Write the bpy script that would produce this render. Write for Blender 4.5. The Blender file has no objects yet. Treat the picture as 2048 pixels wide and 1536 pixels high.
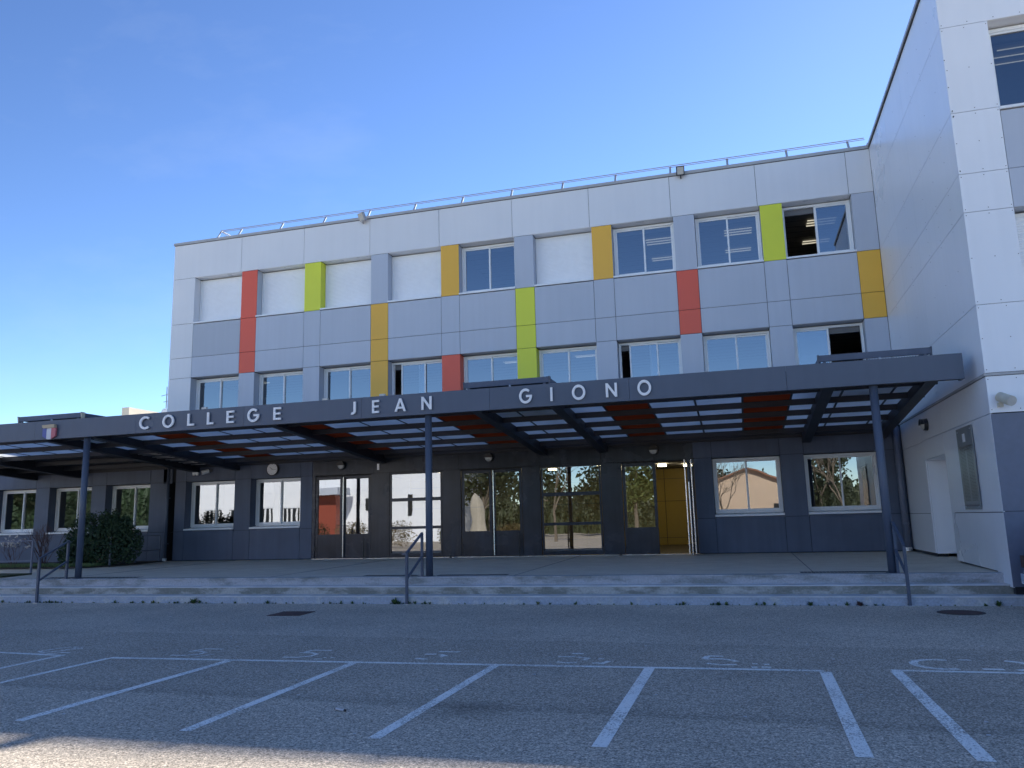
import bpy, math, random
from mathutils import Vector, Matrix
random.seed(7)
R = math.radians
scn = bpy.context.scene
col = scn.collection

# ------------------------------------------------------------------ camera, sky, sun, exposure
F_PX, YAW, PIT, ROL = 1570.88, 0.276713805, 0.173215134, -0.026099844
cd = bpy.data.cameras.new('camera'); cam = bpy.data.objects.new('camera', cd); col.objects.link(cam)
cd.sensor_fit = 'HORIZONTAL'; cd.sensor_width = 36.0; cd.lens = F_PX / 2048 * 36.0
cd.clip_start = 0.05; cd.clip_end = 3000
f = Vector((-math.sin(YAW)*math.cos(PIT), math.cos(YAW)*math.cos(PIT), math.sin(PIT)))
r = Vector((math.cos(YAW), math.sin(YAW), 0)); u = r.cross(f)
r2 = r*math.cos(ROL) + u*math.sin(ROL); u2 = -r*math.sin(ROL) + u*math.cos(ROL)
m = Matrix(((r2.x, u2.x, -f.x), (r2.y, u2.y, -f.y), (r2.z, u2.z, -f.z))).to_4x4()
cam.matrix_world = Matrix.Translation((0, 0, 1.6)) @ m
scn.camera = cam
SUN_AZ, SUN_EL = 14.0, 32.95            # degrees right of +Y, above the horizon
world = bpy.data.worlds.new('World'); scn.world = world; world.use_nodes = True
wn = world.node_tree; bg = wn.nodes['Background']
sky = wn.nodes.new('ShaderNodeTexSky'); sky.sky_type = 'NISHITA'; sky.sun_disc = False
sky.sun_elevation = R(SUN_EL); sky.sun_rotation = R(SUN_AZ)
sky.altitude = 600; sky.air_density = 0.95; sky.dust_density = 0.05; sky.ozone_density = 3.6
# a few very thin cirrus streaks in the sky
tc = wn.nodes.new('ShaderNodeTexCoord'); mp = wn.nodes.new('ShaderNodeMapping')
mp.inputs['Rotation'].default_value = (0.5, 0.2, -0.7); mp.inputs['Scale'].default_value = (1.0, 5.0, 7.0)
nz = wn.nodes.new('ShaderNodeTexNoise'); nz.inputs['Scale'].default_value = 1.4; nz.inputs['Detail'].default_value = 7
nz.inputs['Roughness'].default_value = 0.6
cr = wn.nodes.new('ShaderNodeMapRange'); cr.inputs[1].default_value = 0.53; cr.inputs[2].default_value = 0.85
cr.inputs[3].default_value = 0.0; cr.inputs[4].default_value = 0.11
mixc = wn.nodes.new('ShaderNodeMixRGB'); mixc.inputs[2].default_value = (3.2, 3.6, 4.2, 1)
wn.links.new(tc.outputs['Generated'], mp.inputs[0]); wn.links.new(mp.outputs[0], nz.inputs['Vector'])
wn.links.new(nz.outputs['Fac'], cr.inputs[0]); wn.links.new(cr.outputs[0], mixc.inputs[0])
gm = wn.nodes.new('ShaderNodeGamma'); gm.inputs['Gamma'].default_value = 1.32
hs = wn.nodes.new('ShaderNodeHueSaturation'); hs.inputs['Saturation'].default_value = 0.98; hs.inputs['Value'].default_value = 0.48
wn.links.new(sky.outputs[0], gm.inputs['Color']); wn.links.new(gm.outputs[0], hs.inputs['Color']); tn = wn.nodes.new('ShaderNodeMixRGB'); tn.blend_type = 'MULTIPLY'; tn.inputs[0].default_value = 1.0; tn.inputs[2].default_value = (1.0, 0.985, 1.0, 1)
wn.links.new(hs.outputs[0], tn.inputs[1]); wn.links.new(tn.outputs[0], mixc.inputs[1]); wn.links.new(mixc.outputs[0], bg.inputs[0])
bg.inputs[1].default_value = 0.085
sd = bpy.data.lights.new('sun', 'SUN'); sun = bpy.data.objects.new('sun', sd); col.objects.link(sun)
sd.energy = 3.0; sd.angle = R(0.55); sd.color = (1.0, 0.93, 0.82)
sdir = Vector((math.sin(R(SUN_AZ))*math.cos(R(SUN_EL)), math.cos(R(SUN_AZ))*math.cos(R(SUN_EL)), math.sin(R(SUN_EL))))
sun.rotation_euler = sdir.to_track_quat('Z', 'Y').to_euler(); sun.location = (0, 0, 60)
scn.view_settings.view_transform = 'Standard'; scn.view_settings.look = 'None'
scn.view_settings.gamma = 1.0; scn.view_settings.use_curve_mapping = False
scn.view_settings.exposure = 1.66
scn.render.engine = 'CYCLES'
scn.cycles.max_bounces = 8; scn.cycles.transparent_max_bounces = 24; scn.cycles.transmission_bounces = 6

# ------------------------------------------------------------------ materials
def mat(name, color, rough=0.5, var=0.06, scale=0.8, bump=0.0, bscale=40, spec=0.5, metal=0.0, rnd=0.0, fine=0.0, fscale=120, streak=0.0, coat=0.0):
    M = bpy.data.materials.new(name); M.use_nodes = True
    n = M.node_tree; b = n.nodes['Principled BSDF']; L = n.links.new
    b.inputs['Roughness'].default_value = rough; b.inputs['Metallic'].default_value = metal
    b.inputs['Specular IOR Level'].default_value = spec
    b.inputs['Coat Weight'].default_value = coat
    geo = n.nodes.new('ShaderNodeNewGeometry')
    t = n.nodes.new('ShaderNodeTexNoise'); t.inputs['Scale'].default_value = scale; t.inputs['Detail'].default_value = 5
    L(geo.outputs['Position'], t.inputs['Vector'])
    rng = n.nodes.new('ShaderNodeMapRange'); rng.inputs[1].default_value = 0.25; rng.inputs[2].default_value = 0.75
    rng.inputs[3].default_value = 1 - var; rng.inputs[4].default_value = 1 + var
    L(t.outputs['Fac'], rng.inputs[0])
    fac = rng.outputs[0]
    def mul(a, bb):
        q = n.nodes.new('ShaderNodeMath'); q.operation = 'MULTIPLY'; L(a, q.inputs[0]); L(bb, q.inputs[1]); return q.outputs[0]
    if fine:
        t2 = n.nodes.new('ShaderNodeTexNoise'); t2.inputs['Scale'].default_value = fscale; t2.inputs['Detail'].default_value = 3
        L(geo.outputs['Position'], t2.inputs['Vector'])
        r3 = n.nodes.new('ShaderNodeMapRange'); r3.inputs[1].default_value = 0.3; r3.inputs[2].default_value = 0.7
        r3.inputs[3].default_value = 1 - fine; r3.inputs[4].default_value = 1 + fine
        L(t2.outputs['Fac'], r3.inputs[0]); fac = mul(fac, r3.outputs[0])
    if streak:
        mp_ = n.nodes.new('ShaderNodeMapping'); mp_.inputs['Scale'].default_value = (3.0, 3.0, 0.12)
        L(geo.outputs['Position'], mp_.inputs[0])
        t3 = n.nodes.new('ShaderNodeTexNoise'); t3.inputs['Scale'].default_value = 2.0; t3.inputs['Detail'].default_value = 4
        L(mp_.outputs[0], t3.inputs['Vector'])
        r4 = n.nodes.new('ShaderNodeMapRange'); r4.inputs[1].default_value = 0.3; r4.inputs[2].default_value = 0.7
        r4.inputs[3].default_value = 1 - streak; r4.inputs[4].default_value = 1 + streak*0.4
        L(t3.outputs['Fac'], r4.inputs[0]); fac = mul(fac, r4.outputs[0])
    if rnd:
        oi = n.nodes.new('ShaderNodeObjectInfo'); r5 = n.nodes.new('ShaderNodeMapRange')
        r5.inputs[3].default_value = 1 - rnd; r5.inputs[4].default_value = 1 + rnd
        L(oi.outputs['Random'], r5.inputs[0]); fac = mul(fac, r5.outputs[0])
    mx = n.nodes.new('ShaderNodeVectorMath'); mx.operation = 'SCALE'; mx.inputs[0].default_value = color[:3]
    L(fac, mx.inputs['Scale']); L(mx.outputs[0], b.inputs['Base Color'])
    rr = n.nodes.new('ShaderNodeMapRange'); rr.inputs[3].default_value = max(0.02, rough - 0.08); rr.inputs[4].default_value = rough + 0.08
    L(t.outputs['Fac'], rr.inputs[0]); L(rr.outputs[0], b.inputs['Roughness'])
    if bump:
        t4 = n.nodes.new('ShaderNodeTexNoise'); t4.inputs['Scale'].default_value = bscale; t4.inputs['Detail'].default_value = 4
        L(geo.outputs['Position'], t4.inputs['Vector'])
        bp = n.nodes.new('ShaderNodeBump'); bp.inputs['Strength'].default_value = bump; bp.inputs['Distance'].default_value = 0.02
        L(t4.outputs['Fac'], bp.inputs['Height']); L(bp.outputs[0], b.inputs['Normal'])
    return M

M = {}
M['white'] = mat('white_cladding', (0.76, 0.77, 0.79), 0.34, 0.03, 0.5, rnd=0.02, streak=0.018)
M['wingwhite'] = mat('white_wing_cladding', (0.86, 0.88, 0.92), 0.30, 0.04, 0.4, rnd=0.015, streak=0.02)
M['grey'] = mat('blue_grey_cladding', (0.50, 0.54, 0.62), 0.4, 0.03, 0.6, rnd=0.025, streak=0.03)
M['grey_dark'] = mat('slate_grey_cladding', (0.43, 0.465, 0.53), 0.4, 0.04, 0.6, streak=0.03)
M['red'] = mat('coral_red_cladding', (0.80, 0.115, 0.06), 0.42, 0.03, 0.8, rnd=0.03)
M['lime'] = mat('lime_cladding', (0.74, 0.78, 0.045), 0.42, 0.03, 0.8, rnd=0.02)
M['amber'] = mat('amber_cladding', (0.86, 0.47, 0.05), 0.42, 0.03, 0.8, rnd=0.03)
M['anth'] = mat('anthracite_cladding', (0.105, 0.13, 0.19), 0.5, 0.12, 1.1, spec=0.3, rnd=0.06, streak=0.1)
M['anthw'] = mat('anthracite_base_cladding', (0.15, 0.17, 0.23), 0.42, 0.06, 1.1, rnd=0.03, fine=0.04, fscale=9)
M['gloss'] = mat('glossy_dark_metal', (0.032, 0.040, 0.056), 0.26, 0.3, 1.6, bump=0.1, bscale=2.2, streak=0.25, spec=0.28)
M['steel'] = mat('dark_blue_painted_steel', (0.085, 0.105, 0.15), 0.45, 0.08, 1.2, rnd=0.03, streak=0.05)
M['beam'] = mat('dark_beam_paint', (0.020, 0.024, 0.034), 0.5, 0.1, 1.5)
M['frame'] = mat('white_window_frame', (0.84, 0.86, 0.88), 0.3, 0.03, 2.0)
M['shut'] = mat('white_shutter', (0.88, 0.90, 0.93), 0.4, 0.03, 1.0, fine=0.02, fscale=6)
M['coping'] = mat('pale_grey_coping', (0.42, 0.42, 0.43), 0.38, 0.08, 1.5)
M['back'] = mat('dark_backing', (0.03, 0.03, 0.034), 0.8, 0.1, 1)
M['galv'] = mat('galvanised_steel', (0.62, 0.63, 0.65), 0.35, 0.1, 6, metal=0.55)
M['railpink'] = mat('brown_rail', (0.30, 0.27, 0.275), 0.5, 0.1, 4)
M['letter'] = mat('brushed_letter_face', (0.88, 0.88, 0.89), 0.4, 0.05, 3)
M['wallin'] = mat('interior_wall', (0.32, 0.31, 0.29), 0.8, 0.05, 1)
M['ceil'] = mat('interior_ceiling', (0.30, 0.29, 0.28), 0.8, 0.1, 3)
M['floorin'] = mat('interior_floor', (0.10, 0.09, 0.08), 0.4, 0.1, 2)
M['olive'] = mat('mustard_wall_panel', (0.42, 0.29, 0.035), 0.45, 0.08, 0.8)
M['silver'] = mat('silver_bar', (0.75, 0.75, 0.74), 0.25, 0.05, 3, metal=0.8)
M['blind'] = mat('blind_box', (0.16, 0.16, 0.17), 0.6, 0.05, 2)
M['black'] = mat('black_plastic', (0.015, 0.015, 0.017), 0.35, 0.1, 4)
M['lens'] = mat('frosted_lens', (0.55, 0.54, 0.50), 0.3, 0.08, 9)
M['cream'] = mat('cream_render', (0.72, 0.66, 0.53), 0.8, 0.06, 0.3)
M['beigebox'] = mat('cream_plastic', (0.60, 0.57, 0.46), 0.5, 0.12, 8)
M['rust'] = mat('rusty_iron', (0.10, 0.055, 0.05), 0.7, 0.25, 12, bump=0.3, bscale=60)
M['iron'] = mat('cast_iron', (0.045, 0.045, 0.052), 0.55, 0.25, 12, bump=0.3, bscale=60)
M['flagblue'] = mat('flag_blue', (0.10, 0.12, 0.36), 0.5, 0.05, 5)
M['flagwhite'] = mat('flag_white', (0.62, 0.62, 0.66), 0.5, 0.05, 5)
M['flagred'] = mat('flag_red', (0.52, 0.14, 0.17), 0.5, 0.05, 5)
M['tan'] = mat('tan_wood', (0.50, 0.40, 0.27), 0.6, 0.1, 5)
M['bark'] = mat('bark', (0.16, 0.13, 0.10), 0.9, 0.3, 6)
M['twig'] = mat('reddish_twigs', (0.10, 0.055, 0.05), 0.9, 0.3, 6)
M['petal'] = mat('white_petals', (0.62, 0.58, 0.55), 0.7, 0.1, 20)
M['soil'] = mat('soil', (0.055, 0.045, 0.033), 0.95, 0.4, 6, bump=0.6, bscale=20)
M['shelf'] = mat('dark_ledge', (0.03, 0.034, 0.045), 0.5, 0.1, 2)
M['housew'] = mat('tan_house_render', (0.55, 0.42, 0.31), 0.9, 0.08, 0.5)
M['tile'] = mat('terracotta_roof', (0.28, 0.14, 0.09), 0.9, 0.15, 2)
M['orange_paint'] = mat('orange_red_wall', (0.26, 0.05, 0.025), 0.6, 0.05, 1)
M['carpaint'] = mat('pale_blue_car_paint', (0.42, 0.52, 0.66), 0.25, 0.03, 2, coat=0.5)
M['rubber'] = mat('rubber', (0.02, 0.02, 0.02), 0.8, 0.1, 8)
M['stone'] = mat('pale_stone', (0.42, 0.38, 0.31), 0.8, 0.12, 4)

def leafmat(name, c1, c2):
    X = bpy.data.materials.new(name); X.use_nodes = True; n = X.node_tree; b = n.nodes['Principled BSDF']
    g = n.nodes.new('ShaderNodeNewGeometry'); mxx = n.nodes.new('ShaderNodeMixRGB')
    n.links.new(g.outputs['Random Per Island'], mxx.inputs[0]); mxx.inputs[1].default_value = (*c1, 1); mxx.inputs[2].default_value = (*c2, 1)
    n.links.new(mxx.outputs[0], b.inputs['Base Color']); b.inputs['Roughness'].default_value = 0.6
    return X
M['leaf'] = leafmat('dark_green_leaves', (0.012, 0.030, 0.012), (0.045, 0.085, 0.035))
M['leaf2'] = leafmat('spring_green_leaves', (0.09, 0.12, 0.035), (0.17, 0.20, 0.07))
M['leaf3'] = leafmat('evergreen_leaves', (0.03, 0.045, 0.022), (0.075, 0.09, 0.045))
M['leaf4'] = leafmat('dry_shrub_leaves', (0.14, 0.11, 0.05), (0.26, 0.20, 0.10))
M['weed'] = leafmat('weed_leaves', (0.04, 0.08, 0.02), (0.10, 0.16, 0.04))

def emis(name, c, s):
    X = bpy.data.materials.new(name); X.use_nodes = True; n = X.node_tree; b = n.nodes['Principled BSDF']
    b.inputs['Emission Color'].default_value = (*c, 1); b.inputs['Emission Strength'].default_value = s
    nn = n.nodes.new('ShaderNodeTexNoise'); nn.inputs['Scale'].default_value = 3
    n.links.new(nn.outputs['Color'], b.inputs['Base Color'])
    return X
M['lamp'] = emis('lit_hall_lamp', (1.0, 0.86, 0.55), 6.0)
M['tube'] = emis('lit_tube', (1.0, 0.92, 0.7), 0.2)

def glassmat(name, base, tint, wob=0.02):
    X = bpy.data.materials.new(name); X.use_nodes = True; n = X.node_tree; L = n.links.new
    n.nodes.remove(n.nodes['Principled BSDF']); out = n.nodes['Material Output']
    tr = n.nodes.new('ShaderNodeBsdfTransparent'); tr.inputs[0].default_value = (*tint, 1)
    gl = n.nodes.new('ShaderNodeBsdfGlossy'); gl.inputs['Roughness'].default_value = 0.0; gl.inputs['Color'].default_value = (0.92, 0.96, 1.0, 1)
    fr = n.nodes.new('ShaderNodeFresnel'); fr.inputs['IOR'].default_value = 1.45
    mr = n.nodes.new('ShaderNodeMapRange'); mr.inputs[3].default_value = base; mr.inputs[4].default_value = 1.0
    L(fr.outputs[0], mr.inputs[0])
    g = n.nodes.new('ShaderNodeNewGeometry'); t = n.nodes.new('ShaderNodeTexNoise'); t.inputs['Scale'].default_value = 1.3; t.inputs['Detail'].default_value = 1
    L(g.outputs['Position'], t.inputs['Vector']); bp = n.nodes.new('ShaderNodeBump'); bp.inputs['Strength'].default_value = wob; bp.inputs['Distance'].default_value = 0.1
    L(t.outputs['Fac'], bp.inputs['Height']); L(bp.outputs[0], gl.inputs['Normal'])
    mx = n.nodes.new('ShaderNodeMixShader'); L(mr.outputs[0], mx.inputs[0]); L(tr.outputs[0], mx.inputs[1]); L(gl.outputs[0], mx.inputs[2])
    L(mx.outputs[0], out.inputs[0]); return X
M['glass'] = glassmat('window_glass', 0.20, (0.36, 0.40, 0.44), 0.004)
M['glassg'] = glassmat('ground_floor_glass', 0.24, (0.42, 0.43, 0.42), 0.008)

def transl(name, c, t=0.55):
    X = bpy.data.materials.new(name); X.use_nodes = True; n = X.node_tree; L = n.links.new
    n.nodes.remove(n.nodes['Principled BSDF']); out = n.nodes['Material Output']
    g = n.nodes.new('ShaderNodeNewGeometry'); tn = n.nodes.new('ShaderNodeTexNoise'); tn.inputs['Scale'].default_value = 1.2; tn.inputs['Detail'].default_value = 4
    L(g.outputs['Position'], tn.inputs['Vector'])
    r_ = n.nodes.new('ShaderNodeMapRange'); r_.inputs[3].default_value = 0.75; r_.inputs[4].default_value = 1.2; L(tn.outputs['Fac'], r_.inputs[0])
    sc = n.nodes.new('ShaderNodeVectorMath'); sc.operation = 'SCALE'; sc.inputs[0].default_value = c; L(r_.outputs[0], sc.inputs['Scale'])
    a = n.nodes.new('ShaderNodeBsdfTranslucent'); d = n.nodes.new('ShaderNodeBsdfDiffuse'); L(sc.outputs[0], a.inputs[0]); L(sc.outputs[0], d.inputs[0])
    mx = n.nodes.new('ShaderNodeMixShader'); mx.inputs[0].default_value = 1 - t; L(a.outputs[0], mx.inputs[1]); L(d.outputs[0], mx.inputs[2]); L(mx.outputs[0], out.inputs[0]); return X
M['poly'] = transl('milky_polycarbonate', (0.84, 0.86, 0.88), 0.78)
M['polyor'] = transl('orange_polycarbonate', (0.46, 0.13, 0.055), 0.75)

def asphalt():
    X = bpy.data.materials.new('asphalt'); X.use_nodes = True; n = X.node_tree; L = n.links.new; b = n.nodes['Principled BSDF']
    b.inputs['Roughness'].default_value = 0.9; b.inputs['Specular IOR Level'].default_value = 0.25
    g = n.nodes.new('ShaderNodeNewGeometry'); sx = n.nodes.new('ShaderNodeSeparateXYZ'); L(g.outputs['Position'], sx.inputs[0])
    def noise(s, d=4, r_=0.55, v=None):
        t = n.nodes.new('ShaderNodeTexNoise'); t.inputs['Scale'].default_value = s; t.inputs['Detail'].default_value = d; t.inputs['Roughness'].default_value = r_
        L(v or g.outputs['Position'], t.inputs['Vector']); return t.outputs['Fac']
    def rng(x, a, b_, c, d):
        q = n.nodes.new('ShaderNodeMapRange'); q.inputs[1].default_value = a; q.inputs[2].default_value = b_; q.inputs[3].default_value = c; q.inputs[4].default_value = d; L(x, q.inputs[0]); return q.outputs[0]
    def mth(op, a, b_):
        q = n.nodes.new('ShaderNodeMath'); q.operation = op
        for i, v in enumerate((a, b_)):
            if isinstance(v, (int, float)): q.inputs[i].default_value = v
            else: L(v, q.inputs[i])
        return q.outputs[0]
    fac = rng(noise(52, 3, 0.8), 0.34, 0.66, 0.25, 1.75)
    fac = mth('MULTIPLY', fac, rng(noise(22, 3, 0.7), 0.32, 0.68, 0.68, 1.32))
    fac = mth('MULTIPLY', fac, rng(noise(0.45, 6, 0.6), 0.3, 0.7, 0.86, 1.12))
    # pale aggregate flecks
    v = n.nodes.new('ShaderNodeTexVoronoi'); v.inputs['Scale'].default_value = 55; L(g.outputs['Position'], v.inputs['Vector'])
    sp = n.nodes.new('ShaderNodeSeparateColor'); L(v.outputs['Color'], sp.inputs[0])
    fl = mth('MULTIPLY', mth('GREATER_THAN', sp.outputs[0], 0.93), mth('LESS_THAN', v.outputs['Distance'], 0.33))
    fac = mth('ADD', fac, mth('MULTIPLY', fl, 0.9))
    # paving lanes: the older strip between the lane seams is darker
    yw = mth('ADD', sx.outputs[1], mth('MULTIPLY', noise(0.6, 3), 0.22))
    yw = mth('ADD', yw, mth('MULTIPLY', sx.outputs[0], 0.03))
    seam = mth('MULTIPLY', mth('GREATER_THAN', yw, 7.22), mth('LESS_THAN', yw, 11.3))
    fac = mth('MULTIPLY', fac, mth('SUBTRACT', 1.0, mth('MULTIPLY', seam, 0.13)))
    edge = rng(mth('ABSOLUTE', mth('SUBTRACT', yw, 7.32), 0), 0, 0.22, 0.86, 1.0)
    fac = mth('MULTIPLY', fac, edge)
    ed2 = rng(sx.outputs[1], 14.6, 15.9, 1.0, 1.22)
    fac = mth('MULTIPLY', fac, ed2)
    sc = n.nodes.new('ShaderNodeVectorMath'); sc.operation = 'SCALE'; sc.inputs[0].default_value = (0.52, 0.455, 0.375); L(fac, sc.inputs['Scale'])
    # oil stain left of the middle bays
    mp_ = n.nodes.new('ShaderNodeMapping'); mp_.inputs['Location'].default_value = (3.05, -10.0, 0); mp_.inputs['Scale'].default_value = (1.2, 1.4, 1)
    L(g.outputs['Position'], mp_.inputs[0]); ln = n.nodes.new('ShaderNodeVectorMath'); ln.operation = 'LENGTH'; L(mp_.outputs[0], ln.inputs[0])
    st = rng(mth('ADD', ln.outputs['Value'], mth('MULTIPLY', noise(3, 4), 0.5)), 0.3, 0.95, 0.62, 1.0)
    s2 = n.nodes.new('ShaderNodeVectorMath'); s2.operation = 'SCALE'; L(sc.outputs[0], s2.inputs[0]); L(st, s2.inputs['Scale'])
    L(s2.outputs[0], b.inputs['Base Color'])
    bp = n.nodes.new('ShaderNodeBump'); bp.inputs['Strength'].default_value = 0.8; bp.inputs['Distance'].default_value = 0.012
    L(noise(75, 4, 0.7), bp.inputs['Height']); L(bp.outputs[0], b.inputs['Normal'])
    return X
M['asphalt'] = asphalt()

def paintmat(name, lo, hi):
    X = bpy.data.materials.new(name); X.use_nodes = True; n = X.node_tree; L = n.links.new; b = n.nodes['Principled BSDF']; out = n.nodes['Material Output']
    b.inputs['Base Color'].default_value = (0.95, 0.93, 0.87, 1); b.inputs['Roughness'].default_value = 0.7
    g = n.nodes.new('ShaderNodeNewGeometry')
    t = n.nodes.new('ShaderNodeTexNoise'); t.inputs['Scale'].default_value = 60; t.inputs['Detail'].default_value = 5; t.inputs['Roughness'].default_value = 0.7; L(g.outputs['Position'], t.inputs['Vector'])
    t2 = n.nodes.new('ShaderNodeTexNoise'); t2.inputs['Scale'].default_value = 1.3; t2.inputs['Detail'].default_value = 3; L(g.outputs['Position'], t2.inputs['Vector'])
    a = n.nodes.new('ShaderNodeMath'); a.operation = 'MULTIPLY_ADD'; L(t2.outputs['Fac'], a.inputs[0]); a.inputs[1].default_value = 0.35; L(t.outputs['Fac'], a.inputs[2])
    r_ = n.nodes.new('ShaderNodeMapRange'); r_.inputs[1].default_value = lo; r_.inputs[2].default_value = hi; L(a.outputs[0], r_.inputs[0])
    tr = n.nodes.new('ShaderNodeBsdfTransparent'); mx = n.nodes.new('ShaderNodeMixShader'); L(r_.outputs[0], mx.inputs[0]); L(tr.outputs[0], mx.inputs[1]); L(b.outputs[0], mx.inputs[2]); L(mx.outputs[0], out.inputs[0])
    return X
M['paint'] = paintmat('worn_road_paint', 0.53, 0.67)
M['paint2'] = paintmat('badly_worn_road_paint', 0.62, 0.72)

def concrete(name, c, dirt, bscale, dirtlo=0.45, dirthi=0.62, zs=3.0):
    X = bpy.data.materials.new(name); X.use_nodes = True; n = X.node_tree; L = n.links.new; b = n.nodes['Principled BSDF']
    b.inputs['Roughness'].default_value = 0.85
    g = n.nodes.new('ShaderNodeNewGeometry'); mp_ = n.nodes.new('ShaderNodeMapping'); mp_.inputs['Scale'].default_value = (1, 1, zs); L(g.outputs['Position'], mp_.inputs[0])
    t = n.nodes.new('ShaderNodeTexNoise'); t.inputs['Scale'].default_value = 1.6; t.inputs['Detail'].default_value = 7; t.inputs['Roughness'].default_value = 0.62; L(mp_.outputs[0], t.inputs['Vector'])
    t2 = n.nodes.new('ShaderNodeTexNoise'); t2.inputs['Scale'].default_value = bscale; t2.inputs['Detail'].default_value = 5; L(g.outputs['Position'], t2.inputs['Vector'])
    r_ = n.nodes.new('ShaderNodeMapRange'); r_.inputs[1].default_value = dirtlo; r_.inputs[2].default_value = dirthi; L(t.outputs['Fac'], r_.inputs[0])
    mx = n.nodes.new('ShaderNodeMixRGB'); mx.inputs[1].default_value = (*c, 1); mx.inputs[2].default_value = (*dirt, 1); L(r_.outputs[0], mx.inputs[0])
    r2_ = n.nodes.new('ShaderNodeMapRange'); r2_.inputs[1].default_value = 0.3; r2_.inputs[2].default_value = 0.7; r2_.inputs[3].default_value = 0.85; r2_.inputs[4].default_value = 1.15; L(t2.outputs['Fac'], r2_.inputs[0])
    sc = n.nodes.new('ShaderNodeVectorMath'); sc.operation = 'SCALE'; L(mx.outputs[0], sc.inputs[0]); L(r2_.outputs[0], sc.inputs['Scale']); L(sc.outputs[0], b.inputs['Base Color'])
    bp = n.nodes.new('ShaderNodeBump'); bp.inputs['Strength'].default_value = 0.3; bp.inputs['Distance'].default_value = 0.02; L(t2.outputs['Fac'], bp.inputs['Height']); L(bp.outputs[0], b.inputs['Normal'])
    return X
M['step'] = concrete('step_concrete', (0.48, 0.48, 0.50), (0.28, 0.29, 0.28), 30, 0.47, 0.62)
M['stepmid'] = concrete('mossy_step_concrete', (0.48, 0.47, 0.44), (0.25, 0.25, 0.215), 30, 0.42, 0.55)
M['steplow'] = concrete('painted_step_concrete', (0.42, 0.46, 0.54), (0.54, 0.55, 0.56), 30, 0.52, 0.60, 1.5)
M['nosing'] = mat('step_nosing', (0.62, 0.63, 0.65), 0.7, 0.2, 3)
M['slab'] = concrete('forecourt_concrete', (0.78, 0.71, 0.59), (0.66, 0.59, 0.48), 45, 0.35, 0.7, 1)
M['moss'] = mat('short_grass', (0.06, 0.075, 0.03), 0.9, 0.4, 8, fine=0.4, fscale=60, bump=0.8, bscale=50)

def plaquemat():
    X = bpy.data.materials.new('etched_text_plate'); X.use_nodes = True; n = X.node_tree; L = n.links.new; b = n.nodes['Principled BSDF']
    b.inputs['Roughness'].default_value = 0.22
    tcn = n.nodes.new('ShaderNodeTexCoord'); sx = n.nodes.new('ShaderNodeSeparateXYZ'); L(tcn.outputs['Generated'], sx.inputs[0])
    def mth(op, a, b_):
        q = n.nodes.new('ShaderNodeMath'); q.operation = op
        for i, v in enumerate((a, b_)):
            if isinstance(v, (int, float)): q.inputs[i].default_value = v
            else: L(v, q.inputs[i])
        return q.outputs[0]
    z = sx.outputs[2]; y = sx.outputs[1]
    rows = mth('FRACT', mth('MULTIPLY', z, 58.0), 0)
    ink = mth('LESS_THAN', rows, 0.55)
    cmb = n.nodes.new('ShaderNodeCombineXYZ'); L(mth('MULTIPLY', y, 38.0), cmb.inputs[0]); L(mth('FLOOR', mth('MULTIPLY', z, 58.0), 0), cmb.inputs[1])
    wn_ = n.nodes.new('ShaderNodeTexNoise'); wn_.inputs['Scale'].default_value = 1.0; L(cmb.outputs[0], wn_.inputs['Vector'])
    ink = mth('MULTIPLY', ink, mth('GREATER_THAN', wn_.outputs['Fac'], 0.44))
    ok = mth('MULTIPLY', mth('GREATER_THAN', z, 0.1), mth('LESS_THAN', z, 0.76))
    side = mth('MULTIPLY', mth('GREATER_THAN', y, 0.1), mth('LESS_THAN', y, 0.9))
    gap = mth('GREATER_THAN', mth('ABSOLUTE', mth('SUBTRACT', y, 0.5), 0), 0.05)
    ink = mth('MULTIPLY', mth('MULTIPLY', ink, ok), mth('MULTIPLY', side, gap))
    mx = n.nodes.new('ShaderNodeMixRGB'); L(mth('MULTIPLY', ink, 0.75), mx.inputs[0]); mx.inputs[1].default_value = (0.27, 0.29, 0.29, 1); mx.inputs[2].default_value = (0.06, 0.065, 0.07, 1)
    L(mx.outputs[0], b.inputs['Base Color']); return X
M['plaque'] = plaquemat()

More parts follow.
